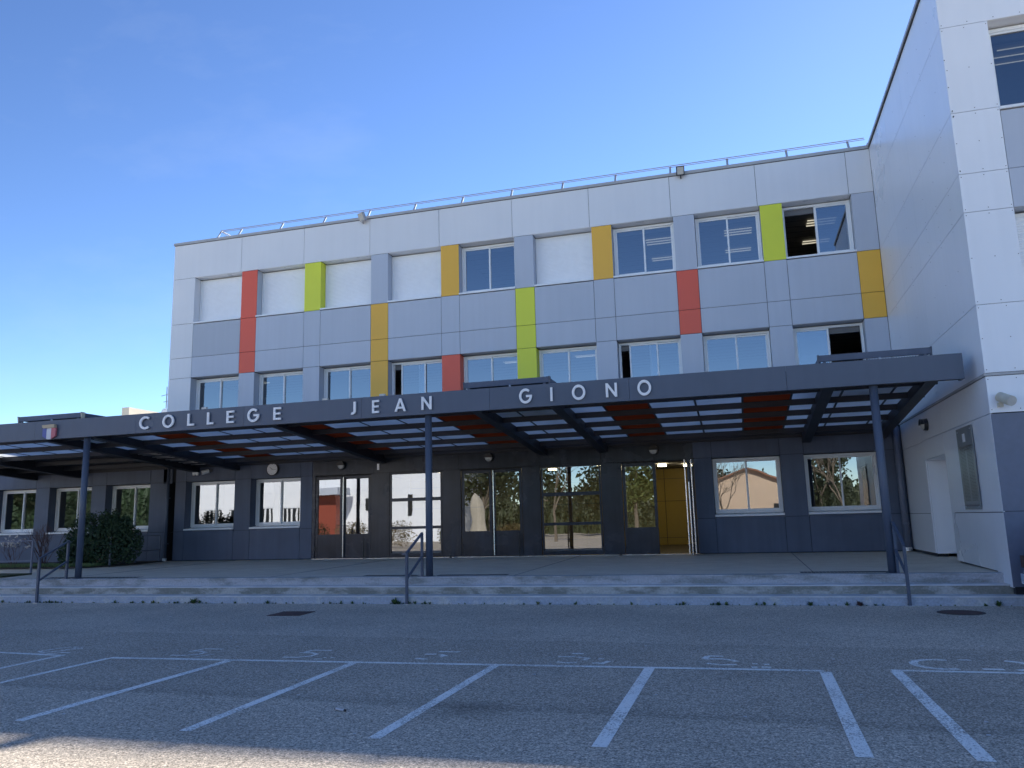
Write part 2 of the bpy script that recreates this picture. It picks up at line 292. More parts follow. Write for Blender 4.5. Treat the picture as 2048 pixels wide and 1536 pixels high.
# ------------------------------------------------------------------ helpers
def wl(o): return Vector(o.get('_w', (0, 0, 0)))
class MB:
    def __init__(s): s.v = []; s.f = []
    def box(s, x0, x1, y0, y1, z0, z1):
        i = len(s.v)
        s.v += [(x0,y0,z0),(x1,y0,z0),(x1,y1,z0),(x0,y1,z0),(x0,y0,z1),(x1,y0,z1),(x1,y1,z1),(x0,y1,z1)]
        s.f += [(i,i+3,i+2,i+1),(i+4,i+5,i+6,i+7),(i,i+1,i+5,i+4),(i+1,i+2,i+6,i+5),(i+2,i+3,i+7,i+6),(i+3,i,i+4,i+7)]; return s
    def hexa(s, p):       # 8 points: bottom loop (4, ccw from above) then top loop
        i = len(s.v); s.v += [tuple(q) for q in p]
        s.f += [(i,i+3,i+2,i+1),(i+4,i+5,i+6,i+7),(i,i+1,i+5,i+4),(i+1,i+2,i+6,i+5),(i+2,i+3,i+7,i+6),(i+3,i,i+4,i+7)]; return s
    def tube(s, a, b, ra, rb=None, n=10, caps=True):
        rb = ra if rb is None else rb
        a = Vector(a); b = Vector(b); d = (b-a).normalized(); p = d.orthogonal().normalized(); q = d.cross(p); i = len(s.v)
        for c, rr in ((a, ra), (b, rb)):
            for k in range(n):
                t = 2*math.pi*k/n; s.v.append(tuple(c + (p*math.cos(t) + q*math.sin(t))*rr))
        for k in range(n): s.f.append((i+k, i+(k+1) % n, i+n+(k+1) % n, i+n+k))
        if caps: s.f.append(tuple(i+k for k in reversed(range(n)))); s.f.append(tuple(i+n+k for k in range(n)))
        return s
    def bar(s, a, b, w, h):   # rectangular bar between two points (w across, h up)
        a = Vector(a); b = Vector(b); d = (b-a).normalized(); up = Vector((0,0,1)) if abs(d.z) < 0.95 else Vector((0,1,0))
        p = d.cross(up).normalized(); q = p.cross(d).normalized(); i = len(s.v)
        for c in (a, b):
            for sx_, sy_ in ((-1,-1),(1,-1),(1,1),(-1,1)): s.v.append(tuple(c + p*sx_*w/2 + q*sy_*h/2))
        s.f += [(i,i+1,i+2,i+3),(i+7,i+6,i+5,i+4)] + [(i+k, i+4+k, i+4+(k+1) % 4, i+(k+1) % 4) for k in range(4)]; return s
    def poly(s, pts, d):      # extruded planar polygon: pts 3D, d extrusion vector
        i = len(s.v); n = len(pts); d = Vector(d)
        s.v += [tuple(p) for p in pts] + [tuple(Vector(p)+d) for p in pts]
        s.f += [tuple(i+k for k in range(n)), tuple(i+n+k for k in reversed(range(n)))]
        s.f += [(i+k, i+n+k, i+n+(k+1) % n, i+(k+1) % n) for k in range(n)]; return s
    def quad(s, a, b, c, d):
        i = len(s.v); s.v += [tuple(a), tuple(b), tuple(c), tuple(d)]; s.f.append((i, i+1, i+2, i+3)); return s
    def dome(s, c, rad, sc=(1,1,1), nu=16, nv=8, v0=-90, v1=90):
        i = len(s.v)
        for a in range(nv+1):
            ph = R(v0 + (v1-v0)*a/nv)
            for b in range(nu):
                th = 2*math.pi*b/nu
                s.v.append((c[0]+rad*sc[0]*math.cos(ph)*math.cos(th), c[1]+rad*sc[1]*math.cos(ph)*math.sin(th), c[2]+rad*sc[2]*math.sin(ph)))
        for a in range(nv):
            for b in range(nu): s.f.append((i+a*nu+b, i+a*nu+(b+1) % nu, i+(a+1)*nu+(b+1) % nu, i+(a+1)*nu+b))
        return s
    def build(s, name, m_, parent=None, smooth=False, at=None):
        w = wl(parent) if parent is not None else Vector(at or (0,0,0))
        me = bpy.data.meshes.new(name); me.from_pydata([(x-w.x, y-w.y, z-w.z) for x, y, z in s.v], [], s.f)
        me.materials.append(M[m_] if isinstance(m_, str) else m_); me.update()
        if smooth:
            for p in me.polygons: p.use_smooth = True
        o = bpy.data.objects.new(name, me); col.objects.link(o)
        if parent is not None: o.parent = parent; o['_w'] = tuple(w)
        else: o.location = w; o['_w'] = tuple(w)
        return o
def thing(name, label, cat, loc=(0,0,0), group=None):
    o = bpy.data.objects.new(name, None); o.empty_display_size = 0.2; col.objects.link(o); o.location = loc; o['_w'] = tuple(loc)
    o['label'] = label; o['category'] = cat
    if group: o['group'] = group
    return o
def tag(o, label, cat, group=None, kind=None):
    o['label'] = label
    if cat: o['category'] = cat
    if group: o['group'] = group
    if kind: o['kind'] = kind
    return o
def struct(o, label=None):
    o['kind'] = 'structure'
    if label: o['label'] = label
    return o
_cache = {}
def piece(name, parent, x0, x1, y0, y1, z0, z1, m_, label=None, bev=0.0):
    key = (round(x1-x0, 3), round(y1-y0, 3), round(z1-z0, 3), m_)
    if key not in _cache:
        a, b, c = (x1-x0)/2, (y1-y0)/2, (z1-z0)/2
        mb = MB().box(-a, a, -b, b, -c, c); me = bpy.data.meshes.new(name); me.from_pydata(mb.v, [], mb.f); me.materials.append(M[m_]); me.update(); _cache[key] = me
    o = bpy.data.objects.new(name, _cache[key]); col.objects.link(o); o.parent = parent
    w = Vector(((x0+x1)/2, (y0+y1)/2, (z0+z1)/2)); o['_w'] = tuple(w); o.location = w - wl(parent)
    if label: o['label'] = label
    return o
def copy_tree(o, parent=None, dx=None):
    c = o.copy(); col.objects.link(c)
    if parent is not None: c.parent = parent
    if dx is not None: c.location = o.location + Vector(dx)
    for ch in list(o.children): copy_tree(ch, c)
    return c
def outline(polys, ext):
    """polys: list of closed 2D outlines (holes allowed) -> (verts, faces) extruded by ext in z"""
    cu = bpy.data.curves.new('o', 'CURVE'); cu.dimensions = '2D'; cu.fill_mode = 'BOTH'; cu.extrude = ext/2
    for p in polys:
        sp = cu.splines.new('POLY'); sp.points.add(len(p)-1)
        for k, (x, y) in enumerate(p): sp.points[k].co = (x, y, 0, 1)
        sp.use_cyclic_u = True
    ob = bpy.data.objects.new('o', cu); col.objects.link(ob); dg = bpy.context.evaluated_depsgraph_get()
    me = bpy.data.meshes.new_from_object(ob.evaluated_get(dg)); v = [tuple(q.co) for q in me.vertices]; fs = [tuple(q.vertices) for q in me.polygons]
    bpy.data.objects.remove(ob); bpy.data.meshes.remove(me); bpy.data.curves.remove(cu); return v, fs
def arc(cx, cy, r_, a0, a1, n=28): return [(cx + r_*math.cos(R(a0+(a1-a0)*k/n)), cy + r_*math.sin(R(a0+(a1-a0)*k/n))) for k in range(n+1)]
def leaves(mb, n, centre, rad, size, rnd=random, shell=0.35):
    for _ in range(n):
        while True:
            p = Vector((rnd.uniform(-1,1), rnd.uniform(-1,1), rnd.uniform(-1,1)))
            if shell < p.length < 1: break
        c = Vector((centre[0]+p.x*rad[0], centre[1]+p.y*rad[1], centre[2]+p.z*rad[2])); s_ = size*rnd.uniform(0.6, 1.3)
        a = Vector((rnd.uniform(-1,1), rnd.uniform(-1,1), rnd.uniform(-1,1))).normalized(); b = a.orthogonal().normalized()
        mb.quad(c-a*s_, c-b*s_*0.5, c+a*s_, c+b*s_*0.5)

# ------------------------------------------------------------------ ground and steps
GZ = -0.08; D = 24.6
g = MB(); g.quad((-900,-900,GZ), (900,-900,GZ), (900,900,GZ), (-900,900,GZ)); struct(g.build('asphalt_ground', 'asphalt'))
ZP = lambda y: 0.5 - (D-y)*0.0089      # the forecourt falls slightly to its front edge
XL, XR = -34.0, 14.0
s = MB(); s.hexa([(XL,16.76,GZ-0.1),(XR,16.76,GZ-0.1),(XR,D+0.4,GZ-0.1),(XL,D+0.4,GZ-0.1),(XL,16.76,ZP(16.76)),(XR,16.76,ZP(16.76)),(XR,D+0.4,0.5),(XL,D+0.4,0.5)])
struct(s.build('forecourt', 'slab'))
steps = bpy.data.objects.new('steps', None); col.objects.link(steps); steps['_w'] = (0,0,0); steps['kind'] = 'structure'
def step(y0, y1, z1, m_):
    s = MB(); nseg = 40
    s.box(XL, XR, y0, y1, GZ-0.1, z1-0.026); s.build('riser', m_, steps)
    t = MB(); t.box(XL, XR, y0-0.018, y1-0.002, z1-0.024, z1); t.build('tread', 'nosing', steps)
step(16.02, 16.40, 0.09, 'steplow'); step(16.41, 16.74, 0.262, 'stepmid')
s = MB(); s.box(XL, XR, 16.735, 16.755, 0.262, 0.405); s.build('riser', 'step', steps)
s = MB(); s.box(XL, XR, 16.71, 16.98, 0.407, 0.437); s.build('kerb', 'step', steps)
# expansion joints in the forecourt
for X0 in (-17.3, -11.0, -4.9, 1.3):
    s = MB(); s.box(X0-0.006, X0+0.006, 17.0, D-0.05, 0.3, 0.0); s.v = [(x, y, ZP(y)+0.003 if z else ZP(y)-0.01) for x, y, z in s.v]
    struct(s.build('expansion_joint', 'iron'))
# planting bed and grass at the left
s = MB(); s.poly([(-34,20.9,0.49),(-20.6,20.9,0.49),(-20.0,21.8,0.49),(-20.2,24.5,0.49),(-34,24.5,0.49)], (0,0,0.035)); struct(s.build('planting_bed', 'soil'))
s = MB(); s.poly([(-34,17.0,0.455),(-19.6,17.35,0.455),(-19.85,18.55,0.455),(-34,19.0,0.455)], (0,0,0.03)); struct(s.build('grass_patch', 'moss'))

# ------------------------------------------------------------------ main school building
SB = thing('school_building', 'three-storey school block clad in pale panels with grey, red, amber and lime columns', 'building', (-8, D, 0))
P0 = -17.46; PITCH = 2.668; CW = 0.67
cx = [P0 + PITCH*k for k in range(9)]           # left edges of the coloured columns
TH = 0.03; GAP = 0.007
def panel(parent, name, x0, x1, z0, z1, m_, y=D, label=None): return piece(name, parent, x0+GAP, x1-GAP, y, y+TH, z0+GAP, z1-GAP, m_, label)
Z = [3.95, 5.41, 7.24, 8.02, 9.32, 11.15, 12.53]
XE, XB, XI = -20.53, -19.53, 4.53               # left end, first opening, inner corner
# top band
jo = [XE] + [c-0.05 for c in cx] + [XI]
for a, b in zip(jo[:-1], jo[1:]): panel(SB, 'band_panel', a, b, Z[5], Z[6], 'white')
for z0, z1 in ((Z[4]+0.03, Z[5]), (Z[3], Z[4]+0.03), (Z[2], Z[3]), (Z[1]-0.0, Z[2]), (Z[0], Z[1])): panel(SB, 'end_panel', XE, XB, z0, z1, 'white')
panel(SB, 'end_panel', XE, XE+0.4, 3.3, 3.95, 'anth')
cp = MB(); cp.box(XE-0.03, XI-0.002, D-0.045, D+0.30, Z[6]+0.002, Z[6]+0.10); cp.build('coping', 'coping', SB)
dr = MB(); dr.box(XE, XI-0.004, D-0.012, D+0.02, Z[6]-0.012, Z[6]); dr.build('drip_edge', 'back', SB)
COL = {0: ('red','red','red','grey'), 1: ('lime','grey','grey','grey'), 2: ('grey','amber','amber','amber'), 3: ('amber','grey','grey','red'),
       4: ('grey','lime','lime','lime'), 5: ('amber','grey','grey','grey'), 6: ('grey','red','red','grey'), 7: ('lime','grey','grey','grey'), 8: ('grey','amber','amber','grey')}
REV = 0.40
def column(k):
    x0 = cx[k]; x1 = x0+CW if k < 8 else XI-0.004
    a, b, c_, d_ = COL[k]
    panel(SB, 'column_panel', x0, x1, Z[4], Z[5], a); panel(SB, 'column_panel', x0, x1, Z[3], Z[4], b); panel(SB, 'column_panel', x0, x1, Z[2], Z[3], c_)
    panel(SB, 'column_panel', x0, x1, Z[1]-0.3, Z[2], d_)
    ra = 'lime' if k == 1 else 'grey'; rd = d_ if k in (3, 4) else 'grey'
    for (z0, z1, mm) in ((Z[4], Z[5], ra), (Z[1], Z[2], rd)):
        if k < 8: piece('reveal', SB, x1-0.022, x1-GAP-0.001, D+TH+0.003, D+REV, z0+0.01, z1-0.01, mm)
        piece('reveal', SB, x0+GAP+0.001, x0+0.022, D+TH+0.003, D+REV, z0+0.01, z1-0.01, mm)
for k in range(9): column(k)
bays = [(XB, cx[0])] + [(cx[k]+CW, cx[k+1]) for k in range(8)]
piece('reveal', SB, XB-0.022, XB-GAP-0.001, D+TH+0.003, D+REV, Z[4]+0.04, Z[5]-0.01, 'white'); piece('reveal', SB, XB-0.022, XB-GAP-0.001, D+TH+0.003, D+REV, Z[1], Z[2]-0.01, 'grey')
for i, (x0, x1) in enumerate(bays):
    gm = 'grey_dark' if i == 0 else 'grey'
    panel(SB, 'spandrel_panel', x0, x1, Z[3], Z[4]-0.02, gm); panel(SB, 'spandrel_panel', x0, x1, Z[2], Z[3], 'grey')
    piece('soffit', SB, x0+0.004, x1-0.004, D+TH+0.002, D+REV+0.06, Z[5], Z[5]+0.02, 'frame')
    piece('soffit', SB, x0+0.004, x1-0.004, D+TH+0.002, D+REV+0.06, Z[2], Z[2]+0.02, 'grey_dark')
    panel(SB, 'spandrel_panel', x0, x1, Z[0]+0.7, Z[1]-0.02, 'grey')
# backing wall behind the cladding
bk = MB()
for z0, z1 in ((3.36, 5.40), (7.262, 9.30), (11.172, 12.50)): bk.box(XE+0.02, XI-0.01, D+0.05, D+0.5, z0, z1)
for z0, z1 in ((5.402, 7.26), (9.302, 11.17)):
    bk.box(XE+0.02, XB-0.03, D+0.05, D+0.5, z0, z1)
    for k in range(9): bk.box(cx[k]+0.03, (cx[k]+CW-0.03) if k < 8 else XI-0.01, D+0.05, D+0.5, z0, z1)
bk.build('backing_wall', 'back', SB)
# windows
def make_window(parent, x0, x1, z0, z1, kind='closed', glass='glass', sill=True, y=D+REV-0.02, zp=0.0, blind=True, sillm='frame'):
    fr = MB(); t = 0.07
    fr.box(x0+0.004, x0+t, y, y+0.09, z0, z1); fr.box(x1-t, x1-0.004, y, y+0.09, z0, z1)
    fr.box(x0+t, x1-t, y, y+0.09, z1-t, z1); fr.box(x0+t, x1-t, y, y+0.09, z0, z0+0.05)
    fr.box(x0+0.004, x0+0.05, y-0.05, y-0.003, z0+0.02, z1-0.01)       # shutter guide on the left jamb
    if x0 > -2: fr.box(x1-0.05, x1-0.004, y-0.05, y-0.003, z0+0.02, z1-0.01)
    w = fr.build('window', 'frame', parent)
    if sill:
        sl = MB(); sl.poly([(x0-0.005, D-0.035, z0-0.10), (x0-0.005, D-0.035, z0-0.045), (x0-0.005, y+0.02, z0-0.004), (x0-0.005, y+0.02, z0-0.10)], (x1-x0+0.01, 0, 0)); sl.build('sill', sillm, w)
    if kind == 'shut':
        sh = MB(); n = int((z1-z0-0.06)/0.05); zz = z1-t
        for q in range(n):
            a = zz - q*0.05; i = len(sh.v)
            for X_ in (x0+0.05, x1-0.05): sh.v += [(X_, y+0.012, a), (X_, y-0.002, a-0.012), (X_, y-0.002, a-0.040), (X_, y+0.012, a-0.05)]
            sh.f += [(i, i+1, i+5, i+4), (i+1, i+2, i+6, i+5), (i+2, i+3, i+7, i+6)]
        sh.build('roller_shutter', 'shut', w)
        piece('shutter_rail', w, x0+0.05, x1-0.05, y-0.012, y+0.02, z0+0.012, z0+0.055, 'frame'); return w
    xm = (x0+x1)/2; a0, a1 = x0+t+0.004, x1-t-0.004; zb, zt = z0+0.052, z1-t-0.004; q = 0.046
    def sash(xa, xb, yy):
        sa = MB(); sa.box(xa, xa+q, yy, yy+0.035, zb, zt); sa.box(xb-q, xb, yy, yy+0.035, zb, zt)
        sa.box(xa+q, xb-q, yy, yy+0.035, zb, zb+q+0.02); sa.box(xa+q, xb-q, yy, yy+0.035, zt-q, zt); sa.build('sash', 'frame', w)
        pn = MB(); pn.quad((xa+q, yy+0.018, zb+q+0.02), (xb-q, yy+0.018, zb+q+0.02), (xb-q, yy+0.018, zt-q), (xa+q, yy+0.018, zt-q)); pn.build('pane', glass, w)
    if kind == 'closed': sash(a0, xm+0.018, y+0.012); sash(xm-0.018, a1, y+0.05)
    elif kind == 'open_left': sash(xm-0.03, a1, y+0.012); sash(xm-0.05, a1-0.02, y+0.05)
    elif kind == 'open_right': sash(a0, xm+0.03, y+0.012); sash(a0+0.02, xm+0.05, y+0.05)
    elif kind == 'gap_left': sash(a0+0.26, xm+0.25, y+0.012); sash(xm-0.018, a1, y+0.05)
    if blind: piece('blind_box', w, x0+0.06, x1-0.06, y+0.10, y+0.2, zt-0.17, zt+0.02, 'blind')
    return w
K2 = ['shut', 'shut', 'shut', 'shut', 'closed', 'shut', 'closed', 'closed', 'closed', 'open_left']
K2 = ['shut','shut','shut','shut','closed','shut','closed','closed','open_left']
K1 = ['closed','closed','closed','gap_left','closed','closed','gap_left','closed','open_right']
for i, (x0, x1) in enumerate(bays):
    make_window(SB, x0, x1, Z[4]+0.10, Z[5]-0.035, K2[i]); make_window(SB, x0, x1, Z[1]+0.10, Z[2]-0.03, K1[i])
# floors, rooms, roof, outer walls
piece('floor_slab', SB, XE+0.1, XI-0.02, D+0.5, 36.5, 11.2, 11.4, 'ceil'); piece('floor_slab', SB, XE+0.1, XI-0.02, D+0.5, 36.5, 7.40, 8.1, 'ceil'); piece('floor_slab', SB, XE+0.1, XI-0.02, D+0.5, 36.5, 3.6, 4.3, 'ceil')
piece('floor_slab', SB, XL, XI-0.02, D+0.4, 36.5, 0.3, 0.5, 'floorin')
piece('inner_wall', SB, XE+0.1, XI-0.02, 30.5, 30.6, 4.3, 7.39, 'wallin'); piece('inner_wall', SB, XE+0.1, XI-0.02, 30.5, 30.6, 8.11, 11.19, 'wallin')
for xx in (cx[1]+0.3, cx[3]+0.3, cx[5]+0.3, cx[7]+0.3):
    piece('partition', SB, xx-0.06, xx+0.06, D+0.51, 30.49, 4.31, 7.38, 'wallin'); piece('partition', SB, xx-0.06, xx+0.06, D+0.51, 30.49, 8.12, 11.18, 'wallin')
# ceiling tile joints seen through the open sashes
ct = MB()
for zc in (11.192, 7.392):
    for q in range(10):
        ct.box(XE+0.3, XI-0.1, 25.4+q*0.55, 25.42+q*0.55, zc-0.006, zc)
ct.build('ceiling_joints', 'black', SB)['kind'] = 'stuff'
piece('roof', SB, XE+0.02, XI-0.004, D+0.32, 36.6, 12.3, 12.45, 'coping'); piece('end_wall', SB, XE+0.02, XE+0.09, D+0.52, 36.6, 0.4, 12.28, 'white'); piece('back_wall', SB, XE+0.1, XI-0.01, 36.6, 36.8, 0.3, 12.6, 'white')
# ceiling lights (switched on, seen through the glass)
for k in (5, 6, 7, 8):
    x0, x1 = bays[k]; xm = (x0+x1)/2
    for yy in (26.5, 26.75, 27.0, 28.6, 28.85): piece('ceiling_light', SB, xm-0.1, xm+0.8, yy, yy+0.03, 11.14, 11.17, 'tube')
for k in (0, 1, 2, 4, 5):
    x0, x1 = bays[k]; xm = (x0+x1)/2
    [piece('ceiling_light', SB, xm-0.2, xm+0.6, yy, yy+0.025, 7.34, 7.37, 'tube') for yy in (27.0, 27.25)]

# ---- ground floor: anthracite cladding left and right of the entrance
ZB, ZW0, ZW1, ZT = 0.515, 1.54, 3.35, 4.0
def ground_bays(parent, edges, end=None):
    """edges: list of (x0,x1,kind) kind 'c' column, 'w' window"""
    for x0, x1, k in edges:
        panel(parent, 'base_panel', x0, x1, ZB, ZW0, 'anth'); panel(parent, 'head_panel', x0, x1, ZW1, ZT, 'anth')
        if k == 'c': panel(parent, 'column_panel', x0, x1, ZW0, ZW1, 'anth')
        else:
            piece('reveal', parent, x0-0.02, x0-0.008, D+TH+0.002, D+REV, ZW0+0.01, ZW1-0.01, 'anth'); piece('reveal', parent, x1+0.008, x1+0.02, D+TH+0.002, D+REV, ZW0+0.01, ZW1-0.01, 'anth')
            piece('soffit', parent, x0+0.004, x1-0.004, D+TH+0.002, D+REV+0.06, ZW1, ZW1+0.02, 'anth')
            piece('ledge', parent, x0+0.004, x1-0.004, D-0.02, D+REV, ZW0, ZW0+0.03, 'anth')
            make_window(parent, x0, x1, ZW0+0.14, ZW1-0.02, 'closed', 'glassg', True, blind=False)
ground_bays(SB, [(XE+0.55, XB, 'c'), (XB, cx[0], 'w'), (cx[0], cx[0]+CW, 'c'), (cx[0]+CW, cx[1], 'w'), (cx[1], -14.32, 'c'),
                 (-1.31, -0.76, 'c'), (-0.76, 1.205, 'w'), (1.205, 1.875, 'c'), (1.875, 3.885, 'w'), (3.885, XI-0.004, 'c')])
bk = MB()
for a, b in ((XE+0.5, -14.35), (-1.28, XI-0.01)): bk.box(a, b, D+0.05, D+0.48, 0.42, 1.53); bk.box(a, b, D+0.05, D+0.48, 3.372, 3.58)
for a, b in ((XE+0.5, XB-0.03), (cx[0]+0.03, cx[0]+CW-0.03), (cx[1]+0.03, -14.35), (-1.28, -0.79), (1.235, 1.845), (3.915, XI-0.01)): bk.box(a, b, D+0.05, D+0.48, 1.532, 3.37)
bk.build('ground_backing_wall', 'back', SB)['kind'] = 'stuff'
# rooms on the ground floor
for xx in (-14.4, -1.22, -20.3): piece('partition', SB, xx-0.06, xx+0.06, D+0.5, 35.9, 0.5, 3.59, 'wallin')
piece('inner_wall', SB, XL+3, -14.47, 30, 30.1, 0.5, 3.59, 'wallin'); piece('inner_wall', SB, -1.15, XI-0.02, 29, 29.1, 0.5, 3.59, 'wallin')
# mustard wall inside the hall, joint by joint
zz = [0.5, 0.79, 2.26, 3.17, 3.58]
for k in range(8):
    for a, b in zip(zz[:-1], zz[1:]): piece('hall_wall_panel', SB, -14.3+k*1.62, -14.3+k*1.62+1.60, 33.0, 33.05, a+0.008, b-0.008, 'olive')
piece('inner_wall', SB, -14.3, -1.3, 33.06, 33.16, 0.5, 3.59, 'back')
for xx, yy in ((-8.2, 27.6), (-7.0, 29.4), (-5.9, 27.6), (-4.9, 28.0), (-2.9, 30.0), (-2.2, 27.2), (-2.0, 30.6), (-11, 28)): piece('ceiling_light', SB, xx, xx+0.30, yy, yy+0.16, 3.50, 3.56, 'lamp')

# ---- entrance: glossy dark metal screen with doors and fixed glazing
def metal(name, x0, x1, z0, z1, y=D, dy=0.06): return piece(name, SB, x0+0.004, x1-0.004, y, y+dy, z0+0.004, z1-0.004, 'gloss')
for a, b in ((-14.32, -12.0), (-12.0, -8.9), (-8.9, -6.11), (-6.11, -4.15), (-4.15, -1.31)): metal('head_panel', a, b, 3.34, 4.0)
for a, b in ((-14.32, -14.2), (-12.08, -11.4), (-9.49, -8.83), (-6.74, -6.13), (-4.17, -3.51), (-1.36, -1.31)): metal('metal_pier', a, b, ZB, 3.34)
piece('lintel', SB, -14.2, -1.36, D+0.07, D+0.4, 3.3, 3.59, 'back')
def leaf(x0, x1, handle=None, y=D+0.02, closer=True):
    d = MB(); zt = 3.29; t = 0.095
    d.box(x0+0.004, x0+t, y, y+0.06, 0.52, zt); d.box(x1-t, x1-0.004, y, y+0.06, 0.52, zt)
    d.box(x0+t, x1-t, y, y+0.06, 3.19, zt); d.box(x0+t, x1-t, y, y+0.06, 1.235, 1.32); d.box(x0+t, x1-t, y, y+0.06, 0.52, 0.60)
    d.box(x0+t, x1-t, y+0.012, y+0.048, 0.60, 1.235)
    w = d.build('door', 'gloss', SB)
    p = MB(); p.quad((x0+t, y+0.03, 1.32), (x1-t, y+0.03, 1.32), (x1-t, y+0.03, 3.19), (x0+t, y+0.03, 3.19)); p.build('pane', 'glassg', w)
    h = MB()
    for zz_ in (0.75, 1.9, 3.1): h.box(x0+0.01, x0+0.035, y-0.03, y-0.002, zz_, zz_+0.16)
    h.build('hinge', 'black', w)
    if handle: hb = MB(); hb.tube((handle, y-0.06, 0.55), (handle, y-0.06, 3.26), 0.022, n=8); hb.build('pull_bar', 'silver', w)
    return w
leaf(-14.19, -13.16); leaf(-13.15, -12.09, -13.10)
leaf(-8.82, -7.77); leaf(-7.76, -6.75, -7.70); leaf(-3.50, -2.46)
# the open leaf stands out at right angles on the right of the doorway
d = MB(); xo = -1.42
for (y0, y1, z0, z1) in ((23.56, 23.65, .53, 3.28), (24.5, 24.59, .53, 3.28), (23.65, 24.5, 3.19, 3.28), (23.65, 24.5, 1.235, 1.32), (23.65, 24.5, .53, .6)): d.box(xo-0.03, xo+0.03, y0, y1, z0, z1)
d.box(xo-0.02, xo+0.02, 23.65, 24.5, 0.6, 1.235)
w = d.build('door', 'gloss', SB); w['label'] = 'open door leaf swung outwards'
p = MB(); p.quad((xo, 23.65, 1.32), (xo, 24.5, 1.32), (xo, 24.5, 3.19), (xo, 23.65, 3.19)); p.build('pane', 'glassg', w)
h = MB(); h.tube((xo-0.09, 23.62, 0.55), (xo-0.09, 23.62, 3.26), 0.02, n=8).tube((xo+0.09, 23.62, 0.55), (xo+0.09, 23.62, 3.26), 0.02, n=8); h.build('pull_bar', 'silver', w)
piece('door_edge', w, xo-0.012, xo+0.012, 23.545, 23.556, 0.53, 2.6, 'silver')
def glazing(x0, x1):
    z0, z1 = 0.53, 3.33; t = 0.06; y = D+0.02
    d = MB(); d.box(x0+0.004, x0+t, y, y+0.07, z0, z1); d.box(x1-t, x1-0.004, y, y+0.07, z0, z1)
    zs = [0.53, 0.66, 1.44, 1.53, 2.36, 2.47, 3.27, 3.33]
    for a, b in zip(zs[::2], zs[1::2]): d.box(x0+t, x1-t, y, y+0.07, a, b)
    w = d.build('glazed_screen', 'gloss', SB)
    for a, b in zip(zs[1:-1:2], zs[2:-1:2]): p = MB(); p.quad((x0+t, y+0.04, a), (x1-t, y+0.04, a), (x1-t, y+0.04, b), (x0+t, y+0.04, b)); p.build('pane', 'glassg', w)
glazing(-11.4, -9.5); glazing(-6.12, -4.18)
for X_ in (-12.28, -6.85): MB().tube((X_, D-0.12, 0.5), (X_, D-0.12, 1.22), 0.02, n=8).build('hold_post', 'black', SB)
piece('sensor_box', SB, -11.84, -11.76, D-0.03, D-0.001, 3.45, 3.66, 'galv')
piece('threshold', SB, -14.3, -1.33, D-0.05, D+0.45, 0.498, 0.513, 'silver')

# ---- single-storey annexe on the left
AN = thing('annexe_building', 'low anthracite single-storey annexe with white framed windows behind the shrubs', 'building', (-26, D, 0))
ax = [-20.13-0.0]
x = -20.35
ed = [(-21.1, -20.33, 'c')]; xr_ = -21.1
for q in range(5):
    ed.append((xr_-2.0, xr_, 'w')); ed.append((xr_-2.668, xr_-2.0, 'c')); xr_ -= 2.668
ground_bays(AN, ed)
bk = MB(); bk.box(xr_, -20.36, D+0.05, D+0.48, 0.42, 1.53); bk.box(xr_, -20.36, D+0.05, D+0.48, 3.372, 4.3)
for x0, x1, k in ed:
    if k == 'c': bk.box(x0+0.02, x1-0.02, D+0.05, D+0.48, 1.532, 3.37)
bk.build('backing_wall', 'back', AN)
piece('roof', AN, xr_, -20.55, D+0.02, 36, 4.30, 4.42, 'coping'); piece('room_ceiling', AN, xr_, -20.4, D+0.5, 36, 3.6, 3.7, 'ceil')
piece('back_wall', AN, xr_, -20.55, 36, 36.2, 0.3, 4.29, 'white'); piece('end_wall', AN, xr_-0.1, xr_-0.01, D, 36, 0.3, 4.29, 'anth')

# ------------------------------------------------------------------ right wing
WG = thing('wing_building', 'white panelled wing projecting towards the car park on the right', 'building', (8, 16.25, 0))
YW = 16.25; XW = 4.53
def wp(y0, y1, z0, z1, m_='wingwhite'): return piece('cladding_panel', WG, XW, XW+TH, y0+0.004, y1-0.004, z0+0.005, z1-0.005, m_)
zl = [5.4, 7.235, 8.02, 9.3, 11.15, 12.53]
for a, b in zip(zl[:-1], zl[1:]):
    wp(YW, 20.02, a, b); wp(20.02, 22.06, a, b); wp(22.06, D-0.01, a, b)
wp(YW, 20.02, 4.09, 5.4); wp(20.02, 22.06, 4.09, 5.4); wp(22.06, D-0.01, 4.09, 5.4)
wp(YW, 19.88, 3.335, 4.03); wp(19.88, 22.0, 3.335, 4.03); wp(22.0, D-0.01, 3.31, 4.03)
wp(22.0, D-0.01, 1.53, 3.31); wp(22.0, D-0.01, 0.56, 1.53)
# door recess between Y 19.88 and 22.0
wp(19.9, 21.9, 2.86, 3.335); wp(21.9, 22.0, 0.56, 3.335)
piece('recess_jamb', WG, XW+0.032, XW+0.62, 21.88, 21.9, 0.55, 2.85, 'wingwhite'); piece('recess_jamb', WG, XW+0.032, XW+0.62, 19.89, 19.91, 0.5, 2.85, 'wingwhite')
piece('recess_soffit', WG, XW+0.004, XW+0.62, 19.92, 21.87, 2.835, 2.855, 'wingwhite')
sdr = piece('service_door', WG, XW+0.45, XW+0.5, 19.93, 21.87, 0.56, 2.83, 'wingwhite'); sdr['label'] = 'plain white service door set back in a recess'
piece('handle', sdr, XW+0.40, XW+0.445, 20.05, 20.18, 1.5, 1.53, 'galv')
wp(YW, 19.88, 1.54, 3.335); 
lp = MB(); lp.poly([(XW, YW+0.004, 1.53), (XW, 19.876, 1.53), (XW, 19.876, 0.50), (XW, 17.02, 0.455), (XW, 17.0, 0.225), (XW, YW+0.004, 0.215)], (TH, 0, 0)); lp.build('cladding_panel', 'wingwhite', WG)
